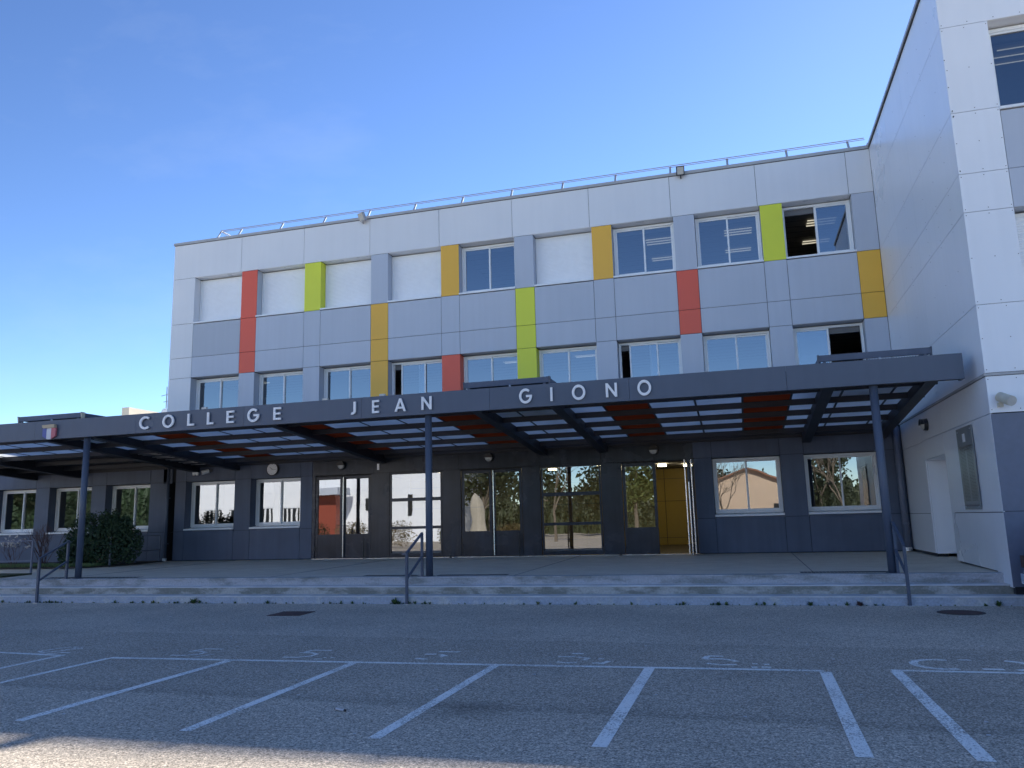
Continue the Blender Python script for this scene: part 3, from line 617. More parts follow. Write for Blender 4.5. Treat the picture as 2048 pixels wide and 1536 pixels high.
bs = MB(); bs.box(XW+0.06, XW+0.3, YW+0.06, 19.85, 0.0, 12.4); bs.box(XW+0.06, XW+0.3, 22.02, D, 0.0, 12.4); bs.box(XW+0.06, XW+0.3, 19.85, 22.02, 2.9, 12.4); bs.box(XW+0.64, XW+0.7, 19.8, 22.0, 0.0, 2.9); bs.build('backing_wall', 'back', WG)
pl = MB(); pl.box(XW+0.045, XW+0.058, YW+0.05, 19.86, 0.1, 0.6); pl.box(XW+0.045, XW+0.058, 22.0, D, 0.3, 0.6); pl.build('plinth', 'iron', WG)['kind'] = 'stuff'
fl = MB(); fl.box(XW-0.03, XW+0.02, YW-0.03, D-0.02, 4.035, 4.082); fl.box(XW+0.021, 16, YW-0.03, YW+0.02, 4.035, 4.082); fl.build('flashing', 'coping', WG)
cp = MB(); cp.box(XW-0.05, XW+0.32, YW-0.05, D-0.05, 12.56, 12.64); cp.box(XW-0.05, XW+0.32, D-0.05, 36.8, 12.64+0.0, 12.7); cp.box(XW+0.32, 16, YW-0.05, YW+0.4, 12.56, 12.64)
cp.build('coping', 'coping', WG); ce = MB(); ce.box(XW-0.02, XW, YW, D-0.06, 12.525, 12.56); ce.build('drip_edge', 'back', WG)
def fp(x0, x1, z0, z1, m_='wingwhite'): return piece('front_panel', WG, x0+0.005, x1-0.005, YW, YW+TH, z0+0.005, z1-0.005, m_)
XC = 5.385; fx = [XW, XC]
fronts = []
for a, b in zip(zl[:-1], zl[1:]):
    if a < 11: fp(XW, XC, a, b); fronts.append((XW, XC, a, b))
WP = 2.668
fp(XW, XC+WP*0.75, 11.15, 12.53); fronts.append((XW, XC+2.0, 11.15, 12.53)); fp(XC+WP*0.75, 10.7, 11.15, 12.53); fp(10.7, 16, 11.15, 12.53)
fp(XW, 7.4, 4.09, 5.4); fronts.append((XW, 7.4, 4.09, 5.4)); fp(7.4, 16, 4.09, 5.4)
fp(XW, 7.4, 3.34, 4.03); fronts.append((XW, 7.4, 3.34, 4.03)); fp(7.4, 16, 3.34, 4.03)
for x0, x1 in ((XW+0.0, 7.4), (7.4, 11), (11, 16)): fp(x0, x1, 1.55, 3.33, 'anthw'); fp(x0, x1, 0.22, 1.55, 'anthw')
xx = XC
for q in range(4):
    x1 = xx+2.0
    for a, b, mm in ((7.235, 8.02, 'grey'), (8.02, 9.22, 'grey')): fp(xx, x1, a, b, mm)
    piece('soffit', WG, xx+0.004, x1-0.004, YW+TH+0.002, YW+REV+0.06, 11.15, 11.17, 'frame'); piece('soffit', WG, xx+0.004, x1-0.004, YW+TH+0.002, YW+REV+0.06, 7.235, 7.255, 'grey_dark')
    D_, D = D, YW
    make_window(WG, xx, x1, 9.34, 11.115, 'closed', y=YW+REV-0.1); make_window(WG, xx, x1, 5.52, 7.2, 'shut', y=YW+REV-0.1)
    D = D_
    for a, b in zip(zl[:-2], zl[1:-1]): fp(x1, x1+0.668, a, b)
    for zz0, zz1 in ((5.41, 7.23), (9.3, 11.14)):
        piece('reveal', WG, xx-0.02, xx-0.008, YW+TH+0.002, YW+REV, zz0, zz1, 'frame'); piece('reveal', WG, x1+0.008, x1+0.02, YW+TH+0.002, YW+REV, zz0, zz1, 'frame')
    xx = x1+0.668
bs = MB()
for z0, z1 in ((0.1, 5.39), (7.26, 9.21), (11.18, 12.4)): bs.box(XW+0.32, 16, YW+0.06, YW+0.5, z0, z1)
xx = XC; bs.box(XW+0.32, XC-0.03, YW+0.06, YW+0.5, 5.391, 7.259); bs.box(XW+0.32, XC-0.03, YW+0.06, YW+0.5, 9.211, 11.179)
for q in range(4):
    bs.box(xx+2.03, xx+2.64, YW+0.06, YW+0.5, 5.391, 7.259); bs.box(xx+2.03, xx+2.64, YW+0.06, YW+0.5, 9.211, 11.179); xx += 2.668
bs.build('front_backing_wall', 'back', WG)
piece('floor_slab', WG, XW+0.71, 16, YW+0.5, 22, 7.4, 8.1, 'ceil'); piece('floor_slab', WG, XW+0.71, 16, YW+0.5, 22, 11.2, 11.4, 'ceil')
piece('inner_wall', WG, XW+0.71, 16, 21, 21.1, 4, 12.2, 'wallin'); piece('roof', WG, XW+0.31, 16, YW+0.42, 36.8, 12.42, 12.52, 'coping')
piece('far_wall', WG, 16, 16.2, YW, 36.8, 0, 12.6, 'white'); piece('back_wall', WG, XW, 16, 36.6, 36.8, 0, 12.6, 'white'); piece('partition_wall', WG, XW+0.05, XW+0.25, D+0.5, 36.5, 0, 12.4, 'back')
for yy in (17.5, 17.8, 18.1): piece('ceiling_light', WG, 5.9, 7.0, yy, yy+0.015, 11.15, 11.17, 'tube')
# panel fixings on the wing
sc = MB()
for (x0, x1, z0, z1) in fronts:
    nx = 2 if x1-x0 < 1.2 else 6
    for i in range(nx+1):
        for j in range(3 if z1-z0 > 1.0 else 2):
            X_ = x0+0.035+(x1-x0-0.07)*i/nx; nz_ = 2 if z1-z0 > 1.0 else 1; Z_ = z0+0.06+(z1-z0-0.12)*j/nz_
            sc.tube((X_, YW-0.004, Z_), (X_, YW-0.0005, Z_), 0.009, n=6)
for a, b in zip(zl[:-1], zl[1:]):
    for yy in (17.1, 18.1, 19.1, 21.0, 23.2):
        for zz_ in (a+0.08, (a+b)/2, b-0.08): sc.tube((XW-0.004, yy, zz_), (XW-0.0005, yy, zz_), 0.007, n=6)
for (X_, Z_) in ((4.56, 9.34), (4.565, 9.22), (4.56, 8.09), (4.575, 9.24), (4.55, 9.86), (4.54, 10.45)): sc.tube((X_, YW-0.006, Z_), (X_, YW-0.0005, Z_), 0.011, n=6)
o = sc.build('fixings', 'iron', WG); o['kind'] = 'stuff'

# ------------------------------------------------------------------ canopy
CN = thing('entrance_canopy', 'long dark steel canopy on slim posts over the school entrance', 'canopy', (-8, 16.85, 0.43))
YF = 16.70
CZ = lambda y: 4.52 - 0.07*(y-16.8)
fj = [-27.7, -24.5, -21.3, -18.15, -14.88, -11.66, -8.46, -5.28, -2.13, 1.07, 4.31]
for a, b in zip(fj[:-1], fj[1:]): piece('fascia_panel', CN, a+0.003, b-0.003, YF, YF+0.05, 4.085, 4.585, 'steel')
piece('fascia_return', CN, 4.258, 4.308, YF+0.052, YF+0.30, 4.085, 4.585, 'steel'); piece('gutter', CN, -27.7, 4.25, YF+0.052, YF+0.16, 4.085, 4.12, 'beam'); piece('edge_channel', CN, -27.7, 4.25, YF+0.17, YF+0.24, 4.3, 4.5, 'beam')
for px in (-16.55, -6.83, 2.70):
    t = MB(); t.tube((px, 16.87, ZP(16.87)-0.005), (px, 16.87, 4.12), 0.08, n=20); t.tube((px, 16.87, ZP(16.87)), (px, 16.87, ZP(16.87)+0.014), 0.13, n=16); o = t.build('post', 'steel', CN, smooth=False)
    for p_ in o.data.polygons:
        if len(p_.vertices) == 4: p_.use_smooth = True
def beam(xc, w=0.24):
    b = MB(); y0, y1 = 16.95, D-0.02
    b.hexa([(xc-w/2,y0,4.30),(xc+w/2,y0,4.30),(xc+w/2,y1,3.66),(xc-w/2,y1,3.66),(xc-w/2,y0,CZ(y0)-0.02),(xc+w/2,y0,CZ(y0)-0.02),(xc+w/2,y1,CZ(y1)-0.02),(xc-w/2,y1,CZ(y1)-0.02)]); b.build('beam', 'beam', CN)
for xb in (-26.5, -24.33, -19.07, -17.37, -11.63, -5.99, -4.04, 1.98, 3.98): beam(xb)
py = [17.08, 18.40, 19.72, 21.05, 22.38, 23.65, 24.5]
for yy in py:
    b = MB(); b.box(-27.6, 4.22, yy, yy+0.08, CZ(yy)-0.15, CZ(yy)-0.012); b.build('purlin', 'beam', CN)
piece('wall_ledge', CN, -20.0, 4.3, D-0.22, D-0.11, 3.86, 3.97, 'beam')
sx0 = -2.0; edges = []; k = -23
orange = {(-16.35), (-11.95), (-7.5), (-3.1)}
xs = [sx0 + 1.105*q for q in range(-23, 6)] + [4.2]
for q in range(len(xs)-1):
    a, b = xs[q], xs[q+1]; mid = (a+b)/2
    isor = any(abs(mid-c) < 0.5 for c in (-15.8, -11.4, -7.0, -2.55, 0.77))
    for j in range(6):
        y0, y1 = py[j]+0.04, py[j+1]+0.04
        mm = 'polyor' if isor else 'poly'
        if mid < -19.1 and j > 2: mm = 'beam'
        if -18.6 < mid < -17.3 and j > 2: mm = 'beam'
        pb = MB(); e = 0.012
        pb.hexa([(a+e,y0+0.002,CZ(y0)),(b-e,y0+0.002,CZ(y0)),(b-e,y1-0.002,CZ(y1)),(a+e,y1-0.002,CZ(y1)),(a+e,y0+0.002,CZ(y0)+0.016),(b-e,y0+0.002,CZ(y0)+0.016),(b-e,y1-0.002,CZ(y1)+0.016),(a+e,y1-0.002,CZ(y1)+0.016)])
        pb.build('roof_panel', mm, CN)
gb = MB()
for q in range(len(xs)):
    X_ = xs[q]; gb.hexa([(X_-0.025,16.95,CZ(16.95)-0.012),(X_+0.025,16.95,CZ(16.95)-0.012),(X_+0.025,D-0.05,CZ(D-.05)-0.012),(X_-0.025,D-0.05,CZ(D-.05)-0.012),(X_-0.025,16.95,CZ(16.95)-0.002),(X_+0.025,16.95,CZ(16.95)-0.002),(X_+0.025,D-0.05,CZ(D-.05)-0.002),(X_-0.025,D-0.05,CZ(D-.05)-0.002)])
gb.build('glazing_bars', 'beam', CN)['kind'] = 'stuff'
# thin louvre blades under the closed bay on the left
for q in range(14):
    yy = 21.2+q*0.22; piece('louvre', CN, -18.93, -17.52, yy, yy+0.05, CZ(yy)-0.115, CZ(yy)-0.10, 'galv' if q % 3 else 'steel')
for X_ in (-12.9, -9.5, -8.0): piece('clip', CN, X_, X_+0.14, YF+0.0, YF+0.06, 4.588, 4.635, 'lens')

# raised frames standing on the canopy
def raised(x0, x1, label, mesh=False, cap='steel'):
    t = thing('raised_frame', label, 'roof frame', ((x0+x1)/2, 18.5, 4.55), 'raised frames on the canopy roof')
    y0, y1 = 17.2, 20.2; zt = 4.84
    b = MB(); b.box(x0, x1, y0, y0+0.06, zt-0.13, zt); b.build('front_beam', 'anth', t)
    b = MB(); b.box(x0, x1, y1, y1+0.06, zt-0.13, zt); b.build('rear_beam', 'steel', t)
    for X_ in (x0, x1-0.05): b = MB(); b.box(X_, X_+0.05, y0+0.062, y1-0.002, zt-0.11, zt-0.005); b.build('side_beam', 'anth', t)
    for X_ in (x0, x1-0.03):
        b = MB(); b.poly([(X_, y0-0.02, zt+0.01), (X_, y0+0.12, zt+0.01), (X_, y0+0.10, zt-0.2), (X_, y0+0.02, zt-0.2)], (0.03, 0, 0)); b.v = [(x+(0.031 if X_ > x0 else -0.031), y, z) for x, y, z in b.v]; b.build('bracket', cap, t)
    for X_ in (x0+0.1, x1-0.1):
        for yy in (y0+0.03, y1+0.03): b = MB(); b.box(X_-0.03, X_+0.03, yy-0.02, yy+0.02, 4.3, zt-0.132); b.build('leg', 'steel', t)
    b = MB(); b.tube(((x0+x1)/2+0.1, y0-0.03, 4.62), ((x0+x1)/2+0.1, y0+0.0, 4.70), 0.028, n=8); b.build('stay', 'galv', t)
    if mesh:
        b = MB()
        for q in range(40): X_ = x0+0.06+q*(x1-x0-0.12)/39; b.box(X_-0.006, X_+0.006, y0+0.07, y1-0.01, zt-0.2, zt-0.14)
        for q in range(30): yy = y0+0.08+q*0.1; b.box(x0+0.05, x1-0.05, yy, yy+0.012, zt-0.19, zt-0.15)
        o = b.build('grating', 'anth', t); o['kind'] = 'stuff'
    else:
        b = MB(); b.box(x0+0.055, x1-0.055, y0+0.065, y1-0.005, zt-0.09, zt-0.07); b.build('infill_sheet', 'beam', t)
    return t
raised(-19.3, -17.15, 'raised steel frame with pale end brackets above the crest, left end of canopy', cap='beigebox')
raised(-6.05, -4.02, 'raised steel frame above the canopy fascia between the words JEAN and GIONO')
raised(1.78, 3.88, 'raised steel frame with open grating at the right end beside the wing', mesh=True)

# ------------------------------------------------------------------ lettering
def glyph(ch):
    w = 0.17
    if ch == 'I': return [[(0,0),(w,0),(w,1),(0,1)]], w
    if ch == 'L': return [[(0,0),(0.56,0),(0.56,w*0.95),(w,w*0.95),(w,1),(0,1)]], 0.56
    if ch == 'E': return [[(0,0),(0.62,0),(0.62,.155),(w,.155),(w,.425),(0.58,.425),(0.58,.575),(w,.575),(w,.845),(0.62,.845),(0.62,1),(0,1)]], 0.62
    if ch == 'N': return [[(0,0),(w,0),(w,.70),(.66,0),(.82,0),(.82,1),(.82-w,1),(.82-w,.32),(.16,1),(0,1)]], 0.82
    if ch == 'A': return [[(0,0),(.18,0),(.26,.21),(.66,.21),(.74,0),(.92,0),(.545,1),(.375,1)], [(.32,.36),(.60,.36),(.46,.76)]], 0.92
    if ch == 'O': return [arc(.52,.5,.52,0,360,48)[:-1], arc(.52,.5,.345,0,360,48)[:-1]], 1.04
    if ch == 'C':
        return [arc(.52,.5,.52,52,308,40)+arc(.52,.5,.345,308,52,40)], 0.85
    if ch == 'G':
        o_ = arc(.52,.5,.52,48,360,44); i_ = arc(.52,.5,.345,335,48,40)
        return [o_[:-1]+[(1.04,.5),(1.04,.565),(.56,.565),(.56,.42),(.85,.42)]+i_], 1.04
    if ch == 'J':
        a = arc(.2,.27,.27,0,-110,16); b = arc(.2,.27,.10,-110,0,16)
        return [[(.47,1)]+a+b+[(.30,1)]], 0.47
LET = [('C',-14.719,-14.413),('O',-14.01,-13.667),('L',-13.261,-13.067),('L',-12.685,-12.495),('E',-12.117,-11.904),('G',-11.522,-11.193),('E',-10.792,-10.586),
       ('J',-8.743,-8.579),('E',-8.156,-7.98),('A',-7.58,-7.298),('N',-6.91,-6.659),('G',-4.57,-4.277),('I',-3.858,-3.81),('O',-3.373,-3.077),('N',-2.629,-2.385),('O',-1.948,-1.657)]
SG = thing('building_sign', 'white raised capital letters reading COLLEGE JEAN GIONO along the dark canopy fascia', 'sign', (-8.2, YF, 4.33))
for ch, a, b in LET:
    polys, gw = glyph(ch); rnd_ = ch in 'CGO'; z0, z1 = (4.172, 4.497) if rnd_ else (4.182, 4.487)
    v, fs = outline(polys, 0.035); o = MB(); H = z1-z0; W = (b-a)/gw
    mx_ = min(p[0] for p in v)
    o.v = [(a+(x)*W, YF-0.045-zz_, z0+y*H) for x, y, zz_ in v]; o.f = [tuple(reversed(q)) for q in fs]; o.build('letter', 'letter', SG)
# tricolour shield
SH = thing('crest_shield', 'small tricolour shield with a tan cap fixed on the canopy fascia', 'emblem', (-17.6, YF, 4.2))
zb = lambda x: 4.067+abs((x+17.59)/0.22)**1.5*0.10
def stripe(x0, x1, m_):
    n = 5; pts = [(x0+(x1-x0)*k/n, YF-0.07, zb(x0+(x1-x0)*k/n)) for k in range(n+1)] + [(x1, YF-0.07, 4.37), (x0, YF-0.07, 4.37)]
    MB().poly(pts, (0, 0.05, 0)).build('shield_stripe', m_, SH)
stripe(-17.81, -17.677, 'flagblue'); stripe(-17.675, -17.525, 'flagwhite'); stripe(-17.523, -17.38, 'flagred')
MB().poly([(-17.80,YF-0.10,4.40),(-17.77,YF-0.10,4.372),(-17.40,YF-0.10,4.372),(-17.42,YF-0.10,4.47),(-17.82,YF-0.10,4.455)], (0,0.085,0)).build('shield_cap', 'tan', SH)

# ------------------------------------------------------------------ roof guard rail and floodlights
GR = thing('roof_guardrail', 'thin double guard rail on leaning posts along the roof edge', 'railing', (-8, 25, 12.45))
for q in range(13):
    X_ = -17.95+q*1.832
    if X_ > XI: break
    MB().bar((X_, 24.72, 12.40), (X_, 25.2, 13.13), 0.07, 0.022).build('post', 'galv', GR)
MB().bar((-18.89, 24.72, 12.40), (-18.89, 25.2, 13.15), 0.06, 0.022).build('post', 'galv', GR)
MB().bar((-18.89, 25.2, 13.14), (-18.20, 25.2, 12.62), 0.05, 0.03).build('brace', 'galv', GR)
MB().tube((-18.9, 25.2, 13.175), (XI, 25.2, 13.165), 0.014, n=8).build('rail', 'railpink', GR); MB().tube((-18.9, 25.13, 13.09), (XI, 25.13, 13.08), 0.010, n=6).build('rail', 'railpink', GR)
MB().tube((-18.9, 25.2, 13.175), (-18.9, 30, 13.175), 0.016, n=8).build('rail', 'railpink', GR)
def flood(x, z, label, yaw, m_, wide):
    t = thing('floodlight', label, 'floodlight', (x, D-0.1, z-0.15), 'floodlights on the roof edge')
    mb = MB(); mb.box(-wide/2, wide/2, -0.05, 0.06, -0.15, 0.15); lens = MB(); lens.box(-wide/2+0.03, wide/2-0.03, -0.058, -0.051, -0.11, 0.12)
    rot = Matrix.Translation((x, D-0.18, z)) @ Matrix.Rotation(R(yaw), 4, 'Z') @ Matrix.Rotation(R(28), 4, 'X')
    for q in (mb, lens): q.v = [tuple(rot @ Vector(p)) for p in q.v]
    mb.build('housing', m_, t); lens.build('lens', 'lens', t)
    MB().box(x-0.02, x+0.02, D-0.16, D-0.05, z-0.22, z-0.19).box(x-0.02, x+0.02, D-0.18, D-0.14, z-0.22, z-0.1).build('bracket', m_, t)
flood(-12.40, 12.57, 'pale floodlight tilted left on the roof edge', -25, 'coping', 0.27)
flood(-1.11, 12.60, 'dark square floodlight facing down from the roof edge near the wing', 5, 'iron', 0.26)

# ------------------------------------------------------------------ wall fittings
def bulkhead(x, z, label, wing=False):
    c = (x, D-0.01, z) if not wing else (XW-0.005, x, z)
    t = thing('wall_lamp', label, 'wall lamp', c, 'round bulkhead lamps on the ground-floor walls')
    a = MB(); a.tube((0,0,0), (0,-0.09,0), 0.15, 0.14, n=24); b = MB(); i = 0
    b.dome((0,-0.09,0), 0.125, (1, 0.5, 1), 20, 10)
    c_ = MB(); c_.box(-0.14, 0.14, -0.17, -0.08, 0.0, 0.015)
    hood = MB(); pts = [(0.142*math.cos(R(q)), 0, 0.142*math.sin(R(q))) for q in range(0, 181, 12)]
    hood.poly([(p[0], -0.165, p[2]) for p in pts], (0, 0.07, 0))
    for q, nm, mm in ((a, 'housing', 'black'), (b, 'lens', 'lens'), (hood, 'hood', 'black')):
        rt = Matrix.Rotation(R(-90), 4, 'Z') if wing else Matrix.Identity(4)
        q.v = [tuple((rt @ Vector(p)) + Vector(c)) for p in q.v]; q.build(nm, mm, t)
bulkhead(-13.17, 3.66, 'round black lamp with white lower half above the double door nearest the clock')
bulkhead(-7.82, 3.68, 'round black lamp above the middle double door, right of the central post')
bulkhead(-2.48, 3.66, 'round black lamp above the entrance whose door stands open')
bulkhead(21.25, 3.68, 'round black lamp on the white wing wall above the service door', True)
CK = thing('wall_clock', 'round white clock with silver rim on the dark wall above the second window', 'clock', (-15.885, D-0.01, 3.645))
c0 = Vector((-15.885, D-0.012, 3.645))
MB().tube(c0, c0+Vector((0,-0.07,0)), 0.235, 0.235, n=40).build('case', 'black', CK); MB().tube(c0+Vector((0,-0.071,0)), c0+Vector((0,-0.078,0)), 0.205, n=40).build('face', 'letter', CK)
tk = MB()
for q in range(12):
    a = R(q*30); d_ = Vector((math.sin(a), 0, math.cos(a))); tk.bar(c0+Vector((0,-0.08,0))+d_*0.155, c0+Vector((0,-0.08,0))+d_*0.185, 0.012, 0.004)
tk.build('hour_marks', 'black', CK)
for ang, ln, w_ in ((308, 0.11, 0.02), (100, 0.165, 0.013)):
    a = R(ang); d_ = Vector((math.sin(a), 0, math.cos(a))); MB().bar(c0+Vector((0,-0.085,0))-d_*0.03, c0+Vector((0,-0.085,0))+d_*ln, w_, 0.006).build('hand', 'black', CK)
t = thing('alarm_box', 'small white alarm box above the first dark-wall window', 'alarm box', (-19.08, D-0.01, 3.6))
MB().box(-19.20, -18.97, D-0.10, D-0.012, 3.59, 3.81).build('casing', 'frame', t); MB().box(-19.19, -19.13, D-0.095, D-0.02, 3.555, 3.588).box(-19.04, -18.98, D-0.095, D-0.02, 3.555, 3.588).build('clip', 'frame', t)
t = thing('security_camera', 'white bullet security camera beside the small alarm box', 'camera', (-18.5, D-0.01, 3.68))
MB().tube((-18.66, D-0.28, 3.62), (-18.5, D-0.10, 3.69), 0.075, n=14).build('barrel', 'frame', t); MB().tube((-18.668, D-0.289, 3.617), (-18.662, D-0.283, 3.619), 0.05, n=12).build('lens', 'black', t); MB().tube((-18.46, D-0.05, 3.70), (-18.46, D-0.012, 3.70), 0.05, n=12).bar((-18.46, D-0.03, 3.70), (-18.52, D-0.12, 3.70), 0.03, 0.03).build('arm', 'blind', t)
PQ = thing('name_plaque', 'tall grey glass plaque etched with columns of small names on the wing wall', 'plaque', (XW-0.01, 18.03, 2.4))
MB().box(XW-0.035, XW-0.022, 17.46, 18.60, 1.60, 3.27).build('plate', 'plaque', PQ)
MB().box(XW-0.040, XW-0.036, 17.98, 18.16, 2.97, 3.14).build('label', 'frame', PQ)
MB().box(XW-0.039, XW-0.036, 17.62, 18.44, 2.86, 2.885).box(XW-0.039, XW-0.036, 17.9, 18.16, 2.80, 2.825).build('heading', 'black', PQ)
MB().box(XW-0.039, XW-0.036, 17.50, 18.56, 1.66, 1.70).build('footer_line', 'blind', PQ)
fx_ = MB()
for yy in (17.55, 18.5):
    for zz_ in (1.66, 3.2): fx_.tube((XW-0.045, yy, zz_), (XW-0.001, yy, zz_), 0.012, n=8)
fx_.build('stand_off', 'galv', PQ)
t = thing('cylinder_lamp', 'cream cylindrical spotlight on the white front face of the wing', 'lamp', (4.74, YW, 3.54))
MB().tube((4.70, YW-0.08, 3.62), (4.80, YW-0.36, 3.50), 0.092, n=24).build('barrel', 'beigebox', t); MB().tube((4.8007, YW-0.362, 3.4992), (4.803, YW-0.368, 3.4965), 0.086, n=24).build('lens', 'lens', t)
MB().box(4.66, 4.74, YW-0.09, YW-0.002, 3.44, 3.52).build('bracket', 'beigebox', t)
# rainwater pipes
def pipe(x, y, z0, z1, rad, m_, label, rings, extra=None):
    t = thing('rainwater_pipe', label, 'drainpipe', (x, y, z0))
    MB().tube((x, y, z0+0.06), (x, y, z1), rad, n=16).build('pipe', m_, t, smooth=True)
    for zz_ in rings: MB().tube((x, y, zz_), (x, y, zz_+0.05), rad+0.014, n=16).box(x-0.02, x+0.02, y+rad, D-0.0, zz_, zz_+0.04).build('collar', m_, t)
    MB().tube((x, y, z0), (x, y, z0+0.10), rad+0.02, n=16).build('foot', 'galv', t)
    return t
pipe(4.37, D-0.13, 0.51, 4.0, 0.085, 'anthw', 'thick dark rainwater pipe in the corner between the entrance wall and the wing', (1.25, 2.9))
pipe(-20.18, D-0.16, 0.51, 3.9, 0.055, 'steel', 'slim grey rainwater pipe left of the dark wall, beside the evergreen shrub', (1.1, 2.75))

# ------------------------------------------------------------------ handrails and fences
def handrail(xl, label):
    t = thing('step_handrail', label, 'handrail', (xl, 16.2, GZ), 'handrails on the entrance steps')
    yl, yu = 15.95, 16.80; xu = xl
    for (X_, y, z0, z1) in ((xl, yl, GZ, 0.97), (xu, yu, 0.435, 1.39)): MB().box(X_-0.026, X_+0.026, y-0.026, y+0.026, z0, z1).build('post', 'steel', t)
    MB().bar((xl, yl-0.02, 0.985), (xu, yu+0.02, 1.40), 0.05, 0.035).build('top_rail', 'steel', t)
    MB().bar((xl, yl+0.03, 0.46), (xu, yu-0.03, 0.87), 0.04, 0.04).build('lower_rail', 'steel', t)
    MB().box(xl-0.11, xl-0.027, yl-0.02, yl+0.02, 0.955, 0.985).build('rail_end', 'steel', t) if xl > -10 and xl < 0 else None
    MB().box(xu-0.09, xu+0.09, yu-0.05, yu+0.05, 0.437, 0.447).build('base_plate', 'steel', t); MB().box(xl-0.07, xl+0.07, yl-0.05, yl+0.05, GZ+0.002, GZ+0.012).build('base_plate', 'galv', t)
    return t
handrail(-16.86, 'grey handrail on the steps by the left canopy post'); handrail(-6.98, 'grey handrail on the steps by the central canopy post'); handrail(2.78, 'grey handrail on the steps by the right canopy post')
def fence(pts, ztop, zmid, label):
    t = thing('guard_fence', label, 'railing', (pts[0][0], pts[0][1], 0.45))
    for (X_, y) in pts: MB().box(X_-0.022, X_+0.022, y-0.022, y+0.022, 0.44, ztop).build('post', 'anthw', t)
    for a, b in zip(pts[:-1], pts[1:]):
        MB().bar((a[0], a[1], ztop+0.018), (b[0], b[1], ztop+0.018), 0.045, 0.035).build('rail', 'anthw', t); MB().bar((a[0], a[1], zmid), (b[0], b[1], zmid), 0.035, 0.035).build('rail', 'anthw', t)
fence([(-26.0, 17.6), (-24.0, 17.7), (-21.9, 17.85), (-19.9, 18.55)], 1.39, 0.84, 'dark railing beside the grass patch at the far left')
fence([(-20.1, 21.75), (-20.2, 23.0), (-20.38, 24.40)], 1.42, 0.92, 'dark railing in front of the drainpipe behind the evergreen shrub')

# ------------------------------------------------------------------ shrubs and weeds
t = thing('evergreen_shrub', 'dense dark green shrub behind the left canopy post', 'shrub', (-20.9, 22.0, 0.5))
mb = MB(); rg = random.Random(3)
for (c, rd, n) in (((-21.3,21.9,1.0),(0.80,0.7,0.60),1700), ((-20.5,21.9,1.15),(0.85,0.7,0.7),2200), ((-21.15,22.0,1.5),(0.55,0.6,0.42),900), ((-20.2,22.0,1.65),(0.55,0.5,0.48),1500), ((-19.75,22.1,1.2),(0.5,0.5,0.65),1500), ((-19.7,21.9,1.85),(0.25,0.25,0.25),260), ((-21.8,21.9,0.9),(0.4,0.5,0.45),800)):
    leaves(mb, n, c, rd, 0.055, rg, 0.2)
for q in range(130):
    a = rg.uniform(0, 6.28); c = (-20.75+1.15*math.cos(a), 22+0.3*math.sin(a), 1.45+0.75*abs(math.sin(a))*rg.uniform(0.7, 1.05)); leaves(mb, 10, c, (0.13, 0.13, 0.16), 0.045, rg, 0)
for q in range(46):
    a = rg.uniform(0.1, 3.04); p0 = Vector((-20.75+0.95*math.cos(a), 22+rg.uniform(-.4,.3), 1.3+0.62*math.sin(a))); d_ = Vector((math.cos(a)*rg.uniform(.3,1), rg.uniform(-.2,.2), abs(math.sin(a))+rg.uniform(0,.5))).normalized(); ln_ = rg.uniform(0.15, 0.5)
    for s_ in range(7): leaves(mb, 4, p0+d_*ln_*s_/6, (0.05, 0.05, 0.05), 0.036, rg, 0)
mb.build('foliage', 'leaf', t); st = MB()
for q in range(9): st.tube((-20.8+rg.uniform(-.3,.3), 22, 0.45), (-20.8+rg.uniform(-1,1), 22+rg.uniform(-.4,.4), 1.6), 0.03, 0.008, n=6)
st.build('stem', 'bark', t)
def twiggy(root, n, h, spread, m_, rg, parent, r0=0.012, depth=3):
    mb = MB()
    def grow(p, d_, l, rr, k):
        q = p + d_*l; mb.tube(p, q, rr, rr*0.6, n=4, caps=False)
        if k == 0: tips.append(q); return
        for _ in range(rg.choice((2, 3))): grow(q, (d_ + Vector((rg.uniform(-.6,.6), rg.uniform(-.6,.6), rg.uniform(-.2,.5)))).normalized(), l*rg.uniform(.6,.9), rr*0.62, k-1)
    tips = []
    for _ in range(n): grow(Vector(root)+Vector((rg.uniform(-.1,.1), rg.uniform(-.1,.1), 0)), Vector((rg.uniform(-spread, spread), rg.uniform(-spread, spread), 1)).normalized(), h*0.36, r0, depth)
    mb.build('branches', m_, parent); return tips
t = thing('bare_shrub', 'leafless reddish twiggy shrub between the white blossom and the evergreen shrub', 'shrub', (-23.0, 21.9, 0.5)); twiggy((-23.0, 21.9, 0.5), 14, 1.35, 0.45, 'twig', random.Random(5), t)
t = thing('blossom_shrub', 'small shrub with white blossom behind the far left railing', 'shrub', (-23.6, 21.3, 0.5)); tips = twiggy((-23.6, 21.3, 0.5), 7, 1.0, 0.7, 'twig', random.Random(8), t, 0.008)
mb = MB(); rg = random.Random(9)
for q in rg.sample(tips, min(45, len(tips))): leaves(mb, 5, q, (0.04,)*3, 0.032, rg, 0)
mb.build('blossom', 'petal', t)
gr = MB(); rg = random.Random(11)
for _ in range(3500):
    X_ = rg.uniform(-25, -20.2); y = rg.uniform(20.95, 22); h_ = rg.uniform(0.03, 0.1); a = rg.uniform(0, 3.14); w_ = 0.008
    gr.quad((X_-w_*math.cos(a), y-w_*math.sin(a), 0.52), (X_+w_*math.cos(a), y+w_*math.sin(a), 0.52), (X_+w_, y, 0.52+h_), (X_-w_, y, 0.52+h_))
tag(gr.build('low_grass', 'weed'), 'short grass growing in the planting bed', 'grass', kind='stuff')
